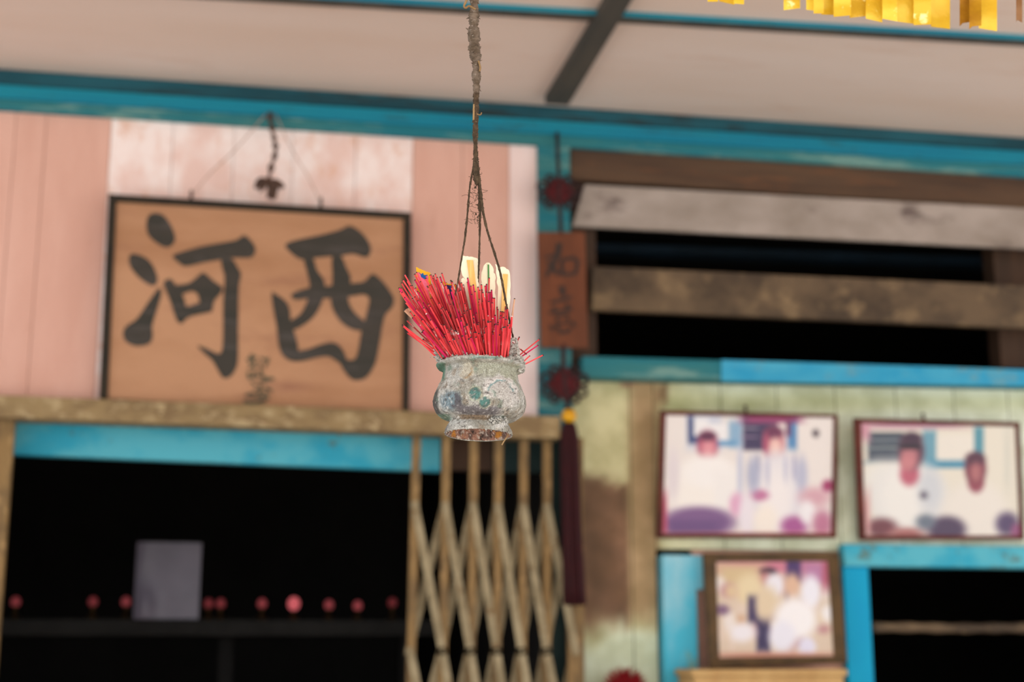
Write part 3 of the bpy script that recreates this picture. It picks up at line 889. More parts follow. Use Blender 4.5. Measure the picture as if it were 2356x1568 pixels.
# ================================================================ DIM INTERIOR
YS = 6.2
zs = P(400, 1424, YS).z
m = MB(); m.box((P(-250, 1430, YS).x, YS, zs - .065), (P(1010, 1430, YS).x, YS + .5, zs))
sh = m.build('altar_shelf', M['dark_wood'], bevel=.003)
m = MB()
for u in (-200, 520, 960):
    x = P(u, 1430, YS).x
    m.box((x - .03, YS + .36, 0), (x + .03, YS + .45, zs - .065))
    m.build('support', M['dark_room'], sh); m = MB()
tag(sh, 'dark wooden shelf deep inside the doorway carrying small red lamps', 'shelf')
random.seed(5)
lamps = [(36, 1384, .7), (214, 1384, .55), (290, 1384, .8), (480, 1388, .5), (508, 1388, .6), (603, 1388, .9), (676, 1388, 1.6), (757, 1391, 1), (823, 1393, 1.05), (903, 1386, .4)]
names = ['leftmost small red lamp on the dark shelf, beside the ochre jamb', 'small dim red lamp on the shelf, second from the left', 'small red lamp on the shelf just left of the lavender panel',
         'dim red lamp touching the right edge of the lavender panel', 'dim red lamp, second to the right of the lavender panel', 'red lamp just left of the brightest lamp on the shelf',
         'brightest red lamp on the dark shelf', 'red lamp just right of the brightest lamp on the shelf', 'red lamp on the shelf, second from the folding gate', 'dimmest red lamp on the shelf, right beside the folding gate']
for (u, v, e), nm in zip(lamps, names):
    yl = YS + .2
    p = P(u, v, yl)
    lm = mat('red_lamp_glow', (120, 16, 20), rough=.35, bump=0, emit=(236, 112, 118), estr=(e if e > 1.5 else e * .55) * .2)
    rt = thing('altar_lamp', nm, 'lamp', V((p.x, yl, zs)), 'red lamps on the altar shelf')
    m = MB()
    prof = [(.026, 0), (.026, .008), (.012, .016), (.007, .03), (.007, p.z - zs - .024), (.014, p.z - zs - .018)]
    m.tube([V((p.x, yl, zs + h)) for r, h in prof], [r for r, h in prof], 12)
    m.build('base', M['brass'], rt, smooth=True)
    m = MB(); m.ball(p, .02 if e < 1.3 else .026, 10, sc=(1, 1, 1.15)); m.build('bulb', lm, rt, smooth=True)
# lavender panel on the shelf edge
yp = YS + .03
p0, p1 = P(316, 1246, yp), P(464, 1250, yp)
m = MB()
NX, NZ = 30, 24
zb = zs + .001
vs, fs = [], []
for j in range(NZ + 1):
    for i in range(NX + 1):
        s, t = i / NX, j / NZ
        bulge = .35 * .02 * math.exp(-((s - .12) / .1) ** 2) * (1 + .3 * math.sin(t * 9)) + .014 * math.exp(-((s - .2) / .14) ** 2 - ((t - .16) / .2) ** 2) + .0012 * math.sin(s * 9 + t * 4)
        vs.append(V((p0.x + (p1.x - p0.x) * s, yp - bulge, zb + (p0.z - zb) * t)))
for j in range(NZ):
    for i in range(NX):
        q = j * (NX + 1) + i
        fs.append((q, q + 1, q + NX + 2, q + NX + 1))
m.add(vs, fs)
m.box((p0.x, yp + .004, zb), (p1.x, yp + .02, p0.z))
tag(m.build('wrapped_panel', M['lavender'], smooth=True), 'lavender grey plastic-wrapped panel standing on the dark shelf inside the doorway', 'panel')

# ================================================================ INCENSE POT
DEP = 1.22                                            # distance to the pot along the view
s6 = DEP / FPX / 6.272                                # metres per pixel of the 6.27x study crop
C0 = CAM + ray(1100.9, 1000.2) * DEP                  # centre of the foot's rim
PN_ = FH                                              # upright plane through the pot, facing the camera
ang_back, ang_roll = math.radians(2.5), math.radians(1.5)
axX = R.copy()
rot = Matrix.Rotation(-ang_back, 3, R) @ Matrix.Rotation(ang_roll, 3, FH)
axX, axY, axZ = rot @ R, rot @ FH, rot @ V((0, 0, 1))
if axZ.dot(FH) < 0:                                   # top must lean away from the camera
    rot = Matrix.Rotation(ang_back, 3, R) @ Matrix.Rotation(ang_roll, 3, FH)
    axX, axY, axZ = rot @ R, rot @ FH, rot @ V((0, 0, 1))
if axZ.dot(R) < 0:
    rot = Matrix.Rotation(0, 3, R)
    rot = Matrix.Rotation(ang_back * (1 if (Matrix.Rotation(ang_back, 3, R) @ V((0, 0, 1))).dot(FH) > 0 else -1), 3, R) @ Matrix.Rotation(-ang_roll, 3, FH)
    axX, axY, axZ = rot @ R, rot @ FH, rot @ V((0, 0, 1))
def LP(x, y, z):                                      # pot-local metres -> world
    return C0 + axX * x + axY * y + axZ * z
def HZ(v):
    return (1381 - v) / .982 * s6
prof = [(470, 1374), (488, 1383), (492, 1368), (486, 1335), (474, 1305), (455, 1265), (432, 1230), (414, 1200), (420, 1180), (455, 1165), (520, 1150), (575, 1122), (625, 1075), (655, 1020), (670, 965), (675, 915), (670, 860), (655, 805), (632, 750), (612, 705), (606, 682),
        (598, 670), (584, 650), (570, 620), (556, 575), (546, 530), (540, 490), (545, 466), (560, 448), (590, 436), (622, 426), (645, 408), (648, 392), (640, 376), (618, 366), (596, 364), (575, 372), (555, 400), (540, 450), (540, 520), (560, 600)]
inner_foot = [(470, 1374), (452, 1340), (425, 1290), (395, 1250), (360, 1225), (250, 1215), (120, 1212), (5, 1212)]
def resample(pr, step):
    out = []
    for (r0, v0), (r1, v1) in zip(pr, pr[1:]):
        n = max(1, int(math.hypot(r1 - r0, v1 - v0) / step))
        out += [(r0 + (r1 - r0) * k / n, v0 + (v1 - v0) * k / n) for k in range(n)]
    return out + [pr[-1]]
def cr2(pr, n=3):
    q = curve3([V((r, v, 0)) for r, v in pr], n)
    return [(p.x, p.y) for p in q]
POTROOT = thing('hanging_incense_pot', 'small crusted verdigris bronze pot hanging on cords, full of red incense sticks', 'incense pot', C0)

def potcol(u, v, p, inside):
    n1 = fbm(p, 60, 5); n2 = fbm(p + V((3, 1, 2)), 150, 5); n3 = fbm(p + V((9, 4, 7)), 400, 4)
    if inside:
        c = mixc((158, 118, 102), (104, 84, 78), ss(-.2, .4, n2))
        c = mixc(c, (214, 206, 196), ss(.25, .5, n3) * .8)
        c = mixc(c, (50, 42, 38), ss(.35, .55, fbm(p, 260, 4)))
        return mixc(c, (190, 130, 60), ss(.4, .6, fbm(p + V((2, 2, 2)), 120, 3)))
    c = mixc((154, 152, 142), (184, 184, 178), ss(-.4, .5, n1))
    c = mixc(c, (146, 130, 112), ss(.15, .6, n2) * .5)
    k = ss(650, 800, u) * (1 - ss(1290, 1400, u)) * ss(320, 380, v) * (1 - ss(520, 620, v + 100 * n1))
    c = mixc(c, (166, 168, 148), k * .8)
    k = 1 - ss(60, 130, math.hypot(u - 600, (v - 470) * .8) + 60 * n2)
    c = mixc(c, (200, 192, 172), k * .7)
    d = abs(math.hypot(u - 560, (v - 470) * .8) - 95 + 30 * n2)
    c = mixc(c, (160, 128, 86), (1 - ss(4, 20, d)) * max(0, min(.7, .4 + n1 + n3)) * ss(380, 420, v) * ss(520, 580, u))
    # whitish crust on the right belly
    k = ss(.75, .95, 1.5 - math.hypot((u - 1130) / 330, (v - 790) / 290) + .5 * n1)
    c = mixc(c, (196, 192, 188), k * .8)
    # medallion outline on the right shoulder
    d = math.hypot((u - 1075) / 190, (v - 760) / 170)
    if v < 760:
        c = mixc(c, (212, 208, 204), 1 - ss(.08, .26, abs(d - 1.12 + .15 * n2)))
        c = mixc(c, (100, 140, 144), (1 - ss(.02, .12, abs(d - .9 + .16 * n2))) * max(0, min(.75, .45 + n1 + n3)))
    # blue-grey and dark left belly
    c = mixc(c, (112, 134, 146), (1 - ss(90, 210, math.hypot(u - 330, v - 910) + 90 * n1)) * .85)
    c = mixc(c, (74, 72, 70), (1 - ss(150, 235, u + 60 * n1)) * ss(700, 800, v) * (1 - ss(1090, 1150, v)) * .9)
    c = mixc(c, (88, 84, 90), (1 - ss(50, 120, math.hypot(u - 500, v - 900) + 120 * n2)) * .8)
    c = mixc(c, (112, 108, 112), (1 - ss(40, 85, abs(v - 1035 + 50 * n1))) * (1 - ss(250, 380, abs(u - 760))) * .9)
    c = mixc(c, (96, 132, 114), ss(.35, .8, fbm(p + V((1, 8, 3)), 90, 4)) * .4)
    c = mixc(c, (70, 116, 94), (1 - ss(230, 290, u)) * (1 - ss(560, 640, v)) * ss(330, 380, v) * .75)
    c = mixc(c, (88, 122, 100), ss(1080, 1110, v) * (1 - ss(300, 420, u)) * (1 - ss(1170, 1200, v)) * .7)
    for cu, cv, r in ((722, 800, 88), (862, 915, 74)):
        d = math.hypot(u - cu, v - cv) + 14 * n2
        c = mixc(c, mixc((74, 124, 118), (44, 66, 66), ss(-.2, .4, n3)), (1 - ss(r * .75, r * 1.12, d)) * max(.25, min(.9, .72 - .5 * n3)))
        c = mixc(c, (176, 182, 160), (1 - ss(4, 13, abs(d - r * 1.12))) * .8)
    c = mixc(c, (132, 108, 84), ss(1085, 1110, v) * (1 - ss(1150, 1175, v)) * ss(430, 560, u) * (1 - ss(900, 1000, u)) * .8)
    c = mixc(c, (206, 204, 200), 1 - ss(50, 110, math.hypot(u - 1090, v - 1190) + 80 * n2))
    c = mixc(c, (112, 110, 108), (1 - ss(300, 400, u)) * ss(1220, 1260, v) * .7)
    # pale chipped lip
    c = mixc(c, (196, 196, 186), (1 - ss(268, 300, v + 60 * n2)) * .8)
    c = mixc(c, (96, 134, 126), ss(262, 275, v) * (1 - ss(290, 305, v)) * ss(620, 700, u) * (1 - ss(1000, 1100, u)) * .6)
    sm_ = .45 + .55 * ss(560, 720, v - .15 * (u - 700))
    c = mixc(c, (226, 225, 221), ss(.3, .7, n3 + .3 * n1) * .65 * sm_)
    return mixc(c, (80, 76, 74), ss(.3, .75, -n3 + .35 * n2) * .7 * sm_)

def lathe_pot(pr, seg, name, inside=False, closed_bottom=False):
    vs, cs, fs = [], [], []
    for (r, v) in pr:
        for k in range(seg):
            a = 2 * math.pi * k / seg
            d = V((math.sin(a), -math.cos(a), 0))
            rr, z = r * s6, HZ(v)
            q = V((d.x * rr, d.y * rr, z))
            uu, vv = 768 + q.x / s6, v + q.y / s6 * .187
            disp = .00042 * fbm(q + V((1, 2, 3)), 110, 4) + .0003 * fbm(q, 420, 4)
            if not inside and q.y < 0:
                kk = ss(.75, 1.0, 1.5 - math.hypot((uu - 1130) / 330, (vv - 790) / 290))
                disp += kk * .0005 * abs(fbm(q + V((4, 4, 4)), 300, 4)) * 2
                dm = math.hypot((uu - 1075) / 190, (vv - 760) / 170)
                if vv < 780:
                    disp += .0008 * (1 - ss(.05, .2, abs(dm - 1.08)))
                for cu, cv, R_ in ((722, 800, 88), (862, 915, 74)):
                    disp += (.0009 + .0004 * fbm(q, 700, 3)) * (1 - ss(R_ * .8, R_ * 1.1, math.hypot(uu - cu, vv - cv)))
                disp += .0022 * (1 - ss(20, 110, math.hypot(uu - 1090, vv - 1190))) * (.6 + fbm(q, 500, 3))
                dsw = abs(math.hypot(uu - 560, (vv - 470) * .8) - 95)
                disp += .0005 * (1 - ss(8, 30, dsw)) * (vv > 330)
            if not inside and r > 560 and v < 440:
                disp += .00035 * fbm(q + V((7, 7, 7)), 260, 3)
            q = q + d * disp + V((0, 0, .5 * disp if v < 420 else 0))
            vs.append(LP(*q)); cs.append(lin(potcol(uu, vv, q, inside)))
    n = len(pr)
    for i in range(n - 1):
        for k in range(seg):
            fs.append((i * seg + k, i * seg + (k + 1) % seg, (i + 1) * seg + (k + 1) % seg, (i + 1) * seg + k))
    m = MB(); m.add(vs, fs, 0, cs)
    return m.build(name, M['pot'], POTROOT, smooth=True, attr=True)
lathe_pot(resample(cr2(prof, 4), 9), 340, 'bowl')
lathe_pot(resample(inner_foot, 16), 180, 'foot_hollow', inside=True)
# ash filling
m = MB()
vs, fs = [], []
n, rg = 40, 14
za = HZ(392)
for i in range(rg + 1):
    for k in range(n):
        a = 2 * math.pi * k / n
        r = .0318 * i / rg
        q = V((r * math.sin(a), -r * math.cos(a), 0))
        vs.append(LP(q.x, q.y, za + .0012 * fbm(q, 150, 4)))
for i in range(rg):
    for k in range(n):
        fs.append((i * n + k, i * n + (k + 1) % n, (i + 1) * n + (k + 1) % n, (i + 1) * n + k))
m.add(vs, fs)
m.build('ash_fill', M['ash'], POTROOT, smooth=True)
# lugs: crusted ears on the rim (left, right, back)
def PL(u6, v6, y):                                   # a point of the study crop at local depth y behind the pot axis
    return PN(980 + u6 / 6.272, 780 + v6 / 6.272, C0 + FH * y, FH)
def blobby(m, c, r, k=9, spread=.6):
    for _ in range(k):
        o = V((random.gauss(0, 1), random.gauss(0, 1), random.gauss(0, 1))) * r * spread
        m.ball(c + o, r * random.uniform(.35, .7), 7, rough=.6)
random.seed(12)
def lump(m, pts, rad, amp=.45, freq=420, n=26, step=9):
    q = curve3(pts, step)
    k = len(q)
    rr = []
    for i in range(k):
        t = i / (k - 1) * (len(rad) - 1)
        j = min(int(t), len(rad) - 2)
        rr.append(rad[j] + (rad[j + 1] - rad[j]) * (t - j))
    b0 = len(m.v)
    m.tube(q, rr, n)
    for i in range(k):
        for j in range(n):
            x = m.v[b0 + i * n + j]
            d = x - q[i]
            m.v[b0 + i * n + j] = q[i] + d * (1 + amp * fbm(x, freq, 5) + amp * .7 * fbm(x + V((3, 3, 3)), freq * 3, 3))
m = MB()
lump(m, [PL(330, 300, -.004), PL(270, 250, -.004), PL(215, 215, -.003), PL(160, 180, -.002), PL(120, 150, -.002)], [.0028, .0046, .0056, .0042, .0008], .6, 300, 30, 14)
lump(m, [PL(235, 330, -.004), PL(200, 250, -.004), PL(190, 170, -.003), PL(182, 70, -.002)], [.0034, .0038, .0024, .0004], .6, 350)
lump(m, [PL(260, 260, -.007), PL(250, 180, -.006), PL(225, 120, -.004)], [.0036, .0026, .0006], .6, 380)
for _ in range(26):
    blobby(m, PL(random.gauss(210, 55), random.gauss(215, 45), -.006), random.uniform(.0005, .0011), 3)
m.build('lug', M['crust'], POTROOT, smooth=True)
m = MB()
ring = [PL(1265 + 44 * math.cos(t), 42 + 44 * math.sin(t), .002) for t in [2 * math.pi * k / 16 for k in range(17)]]
lump(m, ring, [.0012, .0015, .0012, .0016, .0012], .35, 500, 14, 4)
lump(m, [PL(1235, 300, -.006), PL(1228, 220, -.004), PL(1232, 150, -.001), PL(1236, 80, .002)], [.0034, .0022, .0021, .0012], .5, 420)
lump(m, [PL(1330, 310, -.004), PL(1322, 230, -.003), PL(1310, 150, .0), PL(1302, 75, .002)], [.0032, .002, .0022, .0012], .5, 420)
lump(m, [PL(1262, 200, -.002), PL(1268, 140, .0), PL(1270, 95, .001)], [.0016, .0034, .0022], .5, 420)
lump(m, [PL(1150, 290, -.014), PL(1230, 295, -.012), PL(1310, 310, -.008), PL(1380, 360, -.003), PL(1420, 410, 0)], [.0012, .0036, .0044, .0032, .001], .6, 380, 30, 12)
lump(m, [PL(1330, 440, -.006), PL(1370, 440, -.004), PL(1420, 440, -.002)], [.0012, .0026, .0014], .6, 420)
for _ in range(36):
    blobby(m, PL(random.gauss(1275, 50), random.gauss(250, 70), -.008), random.uniform(.0004, .001), 3)
m.build('lug', M['crust'], POTROOT, smooth=True)
m = MB()
for q in ((0, .037, 62), (.002, .037, 66), (-.002, .037, 64)):
    blobby(m, LP(q[0], q[1], q[2] * .001), .004, 8)
m.build('lug', M['crust'], POTROOT, smooth=True)
# crust flakes on the waist and rim, stray straw under the foot
m = MB()
for _ in range(70):
    a = random.uniform(-1.4, 1.4)
    r = 600 + random.uniform(-14, 14)
    blobby(m, LP(math.sin(a) * r * s6, -math.cos(a) * r * s6, HZ(366) + random.uniform(-.0004, .0004)), random.uniform(.0006, .0014), 3)
m.build('rim_crust', M['crust'], POTROOT, smooth=True)
m = MB()
for _ in range(40):
    a = random.gauss(.72, .16)
    r = random.uniform(430, 480)
    blobby(m, LP(math.sin(a) * r * s6, -math.cos(a) * r * s6, HZ(random.gauss(1240, 26))), random.uniform(.0008, .002), 4)
m.build('waist_crust', M['crust'], POTROOT, smooth=True)
m = MB()
for _ in range(26):
    a = random.uniform(-1.5, 1.5)
    blobby(m, LP(math.sin(a) * 486 * s6, -math.cos(a) * 486 * s6, HZ(1380)), random.uniform(.0004, .0009), 3)
m.build('foot_crust', M['crust'], POTROOT, smooth=True)
m = MB()
m.tube(curve3([PL(1190, 1370, -.018), PL(1160, 1420, -.02), PL(1120, 1480, -.02), PL(1095, 1525, -.02)], 4), .0006, 5)
m.build('straw_wisp', M['straw'], POTROOT)

# ------------------------------------------------------------------- cord
def K(px, py, y=0.0):
    return PN(px, py, C0 + FH * y, FH)
random.seed(3)
topz = ZC - .002
kt = K(1083, -60)
HR = thing('hanging_rope', 'frayed dusty rope splitting into three dark cords that carry the bronze pot', 'rope', V((kt.x, kt.y, topz)))
def fuzzy(pts, rad, step, name, mt, amp, jit, n=10, knots=0):
    q = curve3(pts, step)
    k = len(q)
    rr = []
    for i, p in enumerate(q):
        t = i / (k - 1) * (len(rad) - 1)
        a = rad[min(int(t), len(rad) - 1)]; b_ = rad[min(int(t) + 1, len(rad) - 1)]
        rr.append((a + (b_ - a) * (t - int(t))) * (1 + amp * fbm(p, 180, 4)))
    m = MB()
    m.tube(q, rr, n, jit=jit)
    for _ in range(knots):
        i = random.randrange(k)
        d = V((random.gauss(0, 1), random.gauss(0, .6), random.gauss(0, .7))).normalized()
        m.tube([q[i], q[i] + d * rr[i] * 1.1, q[i] + d * rr[i] * random.uniform(1.3, 1.9) + V((0, 0, random.uniform(-.002, .001)))], [rr[i] * .3, rr[i] * .18, .0002], 4)
    return m.build(name, mt, HR, smooth=True)
top = V((kt.x, kt.y, topz))
fuzzy([top, K(1086, -400), K(1084, -60), K(1091, 0), K(1090, 50), K(1091, 100), K(1095, 140), K(1096, 180), K(1096, 215)],
      [.003, .0035, .0042, .0046, .0043, .0046, .0042, .0032, .0026], 40, 'main_rope', M['rope_dusty'], .4, .16, 18, 40)
fuzzy([K(1096, 205), K(1095, 250), K(1094, 300), K(1094, 345), K(1095, 375), K(1095, 400), K(1097, 425)], [.0024, .0026, .0025, .0019, .0026, .0030, .0012], 18, 'main_rope', M['rope_dark'], .35, .2, 12, 30)
lugL, lugR = PL(215, 190, -.002), PL(1265, 10, .002)
fuzzy([K(1092, 372), K(1087, 395), K(1081, 430), K(1077, 473), K(1074, 510), K(1068, 559), K(1061, 600), K(1053, 650, .003), K(1040, 710, .004), K(1026, 770, .003), lugL],
      [.0012, .0010, .0009, .0010, .00095, .0009, .0008, .0007, .0007, .0007, .0007], 16, 'cord_strand', M['rope_dark'], .35, .2, 8, 26)
fuzzy([K(1097, 380), K(1101, 415, .002), K(1104, 473, .006), K(1104, 510, .01), K(1103, 571, .018), K(1101.5, 620, .024), K(1100, 700, .032), LP(0, .037, .066)],
      [.0011, .0011, .0015, .0010, .0008, .0008, .0007, .0007], 18, 'cord_strand', M['rope_dark'], .4, .2, 8, 22)
fuzzy([K(1099, 380), K(1102, 410), K(1106, 445), K(1110, 478), K(1116, 510), K(1124, 540), K(1138, 583), K(1152, 632), K(1164, 695), K(1174, 745), lugR],
      [.0013, .0015, .0013, .0012, .0011, .0010, .0010, .0010, .0009, .0008, .0007], 16, 'cord_strand', M['rope_dark'], .35, .2, 8, 26)
# cobweb tangle and straw bits
m = MB()
for _ in range(60):
    a = K(random.uniform(1086, 1106), random.uniform(395, 520))
    e = a + V((random.gauss(0, .0035), random.gauss(0, .003), random.gauss(0, .004)))
    m.tube(curve3([a, (a + e) / 2 + V((random.gauss(0, .001), 0, random.gauss(0, .001))), e], 3), .00016, 4)
for _ in range(14):
    blobby(m, K(random.gauss(1100, 3), random.uniform(405, 505)), random.uniform(.0006, .0012), 4)
m.build('cobweb', M['rope_dark'], HR)
for q, r in (([K(1094, 22, -.003), K(1080, 14, -.005), K(1072, 18, -.005), K(1068, 14, -.005), K(1073, 2, -.005), K(1078, -8, -.005)], .0011),
             ([K(1101, 140, -.003), K(1105, 155, -.004), K(1103, 164, -.004)], .0009), ([K(1097, 262, -.002), K(1105, 264, -.003), K(1108, 259, -.003)], .0006),
             ([K(1090.5, 240, -.0022), K(1090, 258, -.0024), K(1089.5, 276, -.0022)], .0009)):
    m = MB(); m.tube(curve3(q, 5), r, 7)
    m.build('straw_bit', M['straw'], HR, smooth=True)

# --------------------------------------------------------- incense sticks
def Q3(x, y, dep):                                   # point of the 3.01x study crop at local depth dep
    return PN(880 + x / 3.0143, 540 + y / 3.0143, C0 + FH * dep, FH)
segs = []
def segdist(a, b, c, d):
    u, v, w = b - a, d - c, a - c
    A, B, Cc, Dd, E_ = u.dot(u), u.dot(v), v.dot(v), u.dot(w), v.dot(w)
    den = A * Cc - B * B
    s = 0 if den < 1e-12 else max(0, min(1, (B * E_ - Cc * Dd) / den))
    t = (B * s + E_) / Cc
    t = max(0, min(1, t))
    s = max(0, min(1, (B * t - Dd) / A))
    return ((a + u * s) - (c + v * t)).length
def stick(base, tip, r, mt, label, group, tipmat='char', tl=.0009):
    d = tip - base
    L_ = d.length
    ro = d.to_track_quat('Z', 'Y').to_matrix()
    me = bpy.data.meshes.new('incense_stick')
    n = 7
    bend = random.uniform(-.006, .006) * L_
    zz = [0, L_ * .35, L_ * .7, L_ - tl]
    def ringpts(z, rr):
        o = bend * math.sin(math.pi * z / L_)
        return [(rr * math.cos(2 * math.pi * k / n) + o, rr * math.sin(2 * math.pi * k / n), z) for k in range(n)]
    vs = [p for z in zz for p in ringpts(z, r * random.uniform(.92, 1.05))]
    fs = [(i * n + k, i * n + (k + 1) % n, (i + 1) * n + (k + 1) % n, (i + 1) * n + k) for i in range(3) for k in range(n)]
    fs += [tuple(range(n - 1, -1, -1)), tuple(range(3 * n, 4 * n))]
    me.from_pydata(vs, [], fs)
    me.materials.append(M[mt])
    o = bpy.data.objects.new('incense_stick', me)
    COL.objects.link(o)
    o.matrix_world = Matrix.Translation(base) @ ro.to_4x4()
    o['label'], o['category'], o['group'] = label, 'incense stick', group
    m2 = bpy.data.meshes.new('burnt_tip')
    vs = ringpts(L_ - tl, r * 1.04) + ringpts(L_ - tl * .3, r * 1.05) + ringpts(L_, r * .72)
    fs = [(i * n + k, i * n + (k + 1) % n, (i + 1) * n + (k + 1) % n, (i + 1) * n + k) for i in range(2) for k in range(n)] + [tuple(range(2 * n, 3 * n))]
    m2.from_pydata(vs, [], fs)
    m2.materials.append(M[tipmat])
    t = bpy.data.objects.new('burnt_tip', m2)
    COL.objects.link(t)
    t.parent = o
    return o
G = 'incense sticks in the hanging pot'
random.seed(21)
# explicit ones read from the photograph: base x,y / tip x,y (3.01x crop), local depths, kind
L_LOW = 'red incense stick drooping lowest over the left lug of the pot'
L_PALE = 'undyed tan incense stick at the left edge of the red bundle'
L_LOOSE = 'loose red incense stick poking out right of the right lug'
EX = [(352, 792, 135, 622, -.004, -.01, 'incense_red', L_LOW), (358, 812, 168, 676, -.008, -.014, 'incense_red', L_LOW), (385, 800, 166, 590, .0, -.004, 'incense_dull', L_LOW), (366, 838, 140, 628, -.011, -.02, 'incense_red', L_LOW),
      (398, 800, 280, 722, -.006, -.016, 'incense_dull', L_LOW), (400, 790, 272, 672, -.002, -.01, 'incense_magenta', L_LOW), (392, 780, 282, 680, .004, -.004, 'incense_red', L_LOW),
      (408, 775, 150, 520, .0, .0, 'incense_pale', L_PALE), (418, 775, 158, 512, .003, .004, 'incense_pale', L_PALE), (424, 765, 172, 505, .006, .008, 'incense_pale', L_PALE),
      (862, 838, 917, 440, .006, .012, 'incense_pale', 'pale bleached incense stick standing tallest at the right edge of the bundle'),
      (872, 835, 905, 520, .014, .02, 'incense_red', 'thin red incense stick behind the pale bleached one at right'),
      (940, 842, 1090, 722, .01, .018, 'incense_red', L_LOOSE), (955, 850, 1080, 764, .018, .026, 'incense_magenta', L_LOOSE),
      (950, 905, 1022, 838, .004, .014, 'incense_red', L_LOOSE), (945, 918, 1116, 832, .008, .016, 'incense_red', L_LOOSE),
      (885, 840, 950, 706, .02, .022, 'incense_dull', L_LOOSE), (900, 745, 1000, 828, .012, .016, 'incense_dull', L_LOOSE)]
for bx, by, tx, ty, d0, d1, mt, lab in EX:
    a, e = Q3(bx, by, d0), Q3(tx, ty, d1)
    r = .0010 if 'pale' in mt and tx < 300 else (.00062 if lab == L_LOOSE else .00074)
    if lab == L_LOOSE and by > 880:
        a = a + (e - a) * 0
    segs.append((a, e, r))
    stick(a, e, r, mt, lab, G)
LAB = ['red incense stick leaning steeply in the left third of the bundle', 'red incense stick leaning in the middle third of the bundle', 'red incense stick standing nearly upright in the right third of the bundle']
POLY = [(112, 365), (150, 268), (240, 252), (330, 275), (410, 260), (480, 316), (590, 295), (650, 340), (740, 296), (768, 430), (800, 508), (835, 525), (862, 480), (900, 560), (886, 650), (800, 700), (640, 720), (480, 740), (330, 716), (250, 650), (150, 490)]
SIL = [(470, 848, 113, 366, 0), (478, 848, 152, 272, .006), (468, 848, 134, 396, -.004), (486, 848, 152, 432, -.006), (490, 848, 192, 350, .004), (505, 848, 222, 270, .012), (512, 848, 236, 258, .01), (480, 848, 158, 466, -.01),
       (530, 848, 262, 322, .004), (548, 848, 330, 276, .016), (560, 848, 352, 282, .018), (575, 848, 378, 292, .016), (604, 848, 411, 264, .018), (560, 848, 300, 300, .012), (590, 848, 436, 350, .012), (620, 848, 478, 318, .02),
       (640, 848, 522, 332, .018), (655, 848, 546, 330, .02), (664, 848, 560, 345, .016), (692, 848, 590, 297, .018), (680, 848, 590, 325, .022), (700, 848, 618, 410, .012), (726, 848, 740, 296, .014), (712, 848, 722, 340, .018),
       (716, 848, 662, 360, .018), (722, 848, 690, 378, .014), (738, 848, 736, 398, .01), (750, 848, 766, 435, .012), (764, 848, 777, 436, .016), (790, 848, 800, 514, .01), (806, 848, 832, 530, .008), (800, 848, 820, 530, .014), (836, 848, 862, 480, .004), (846, 848, 880, 612, -.006), (826, 848, 842, 600, -.012)]
for bx, by_, tx, ty, dp in SIL:
    base, tip = Q3(bx, by_, dp * .85), Q3(tx, ty, dp * 1.15)
    base = base + (base - tip).normalized() * .006
    segs.append((base, tip, .00074))
    w = random.random()
    ux = PX(tip)[0]
    stick(base, tip, random.uniform(.00068, .00082), 'incense_red' if w < .74 else ('incense_dull' if w < .9 else 'incense_magenta'), LAB[0] if ux < 1010 else (LAB[1] if ux < 1095 else LAB[2]), G)
def inpoly(x, y):
    c = False
    for (x0, y0), (x1, y1) in zip(POLY, POLY[1:] + POLY[:1]):
        if (y0 > y) != (y1 > y) and x < (x1 - x0) * (y - y0) / (y1 - y0) + x0:
            c = not c
    return c
q3 = DEP / FPX / 3.0143
made, tries = 0, 0
while made < 240 and tries < 90000:
    tries += 1
    tx, ty = random.uniform(105, 925), 250 + 490 * random.random() ** 1.25
    if not inpoly(tx, ty):
        continue
    fx = 770 + random.gauss(0, 46) - .1 * abs(tx - 690) * (tx < 690) + .16 * max(0, tx - 690)
    if random.random() < .08:
        fx += random.gauss(0, 120)
    bx = tx + (fx - tx) * (850 - ty) / (1260 - ty)
    h = (845 - ty) / 590
    by = max(-.029, min(.029, -.033 + .062 * h + random.gauss(0, .008)))
    base, tip = Q3(bx, 850, by), Q3(tx, ty, by * 1.25 + random.gauss(0, .003))
    dd = (base - tip).normalized()
    base = base + dd * .008
    w_ = base - C0
    if math.hypot(w_.dot(axX), w_.dot(axY)) > .0312:
        continue
    r = random.choice([.0006, .00066, .0007, .00074, .00078, .00082])
    lim = .88 if tries < 45000 else .66
    if any(segdist(base, tip, a_, e_) < (r + q) * lim for a_, e_, q in segs):
        continue
    segs.append((base, tip, r))
    w = random.random()
    mt = 'incense_red' if w < .68 else ('incense_dull' if w < .88 else 'incense_magenta')
    ux = PX(tip)[0]
    lab = LAB[0] if ux < 1010 else (LAB[1] if ux < 1095 else LAB[2])
    stick(base, tip, r, mt, lab, G, 'char' if random.random() < .94 else 'white_ash')
    made += 1
print('sticks', made, tries)

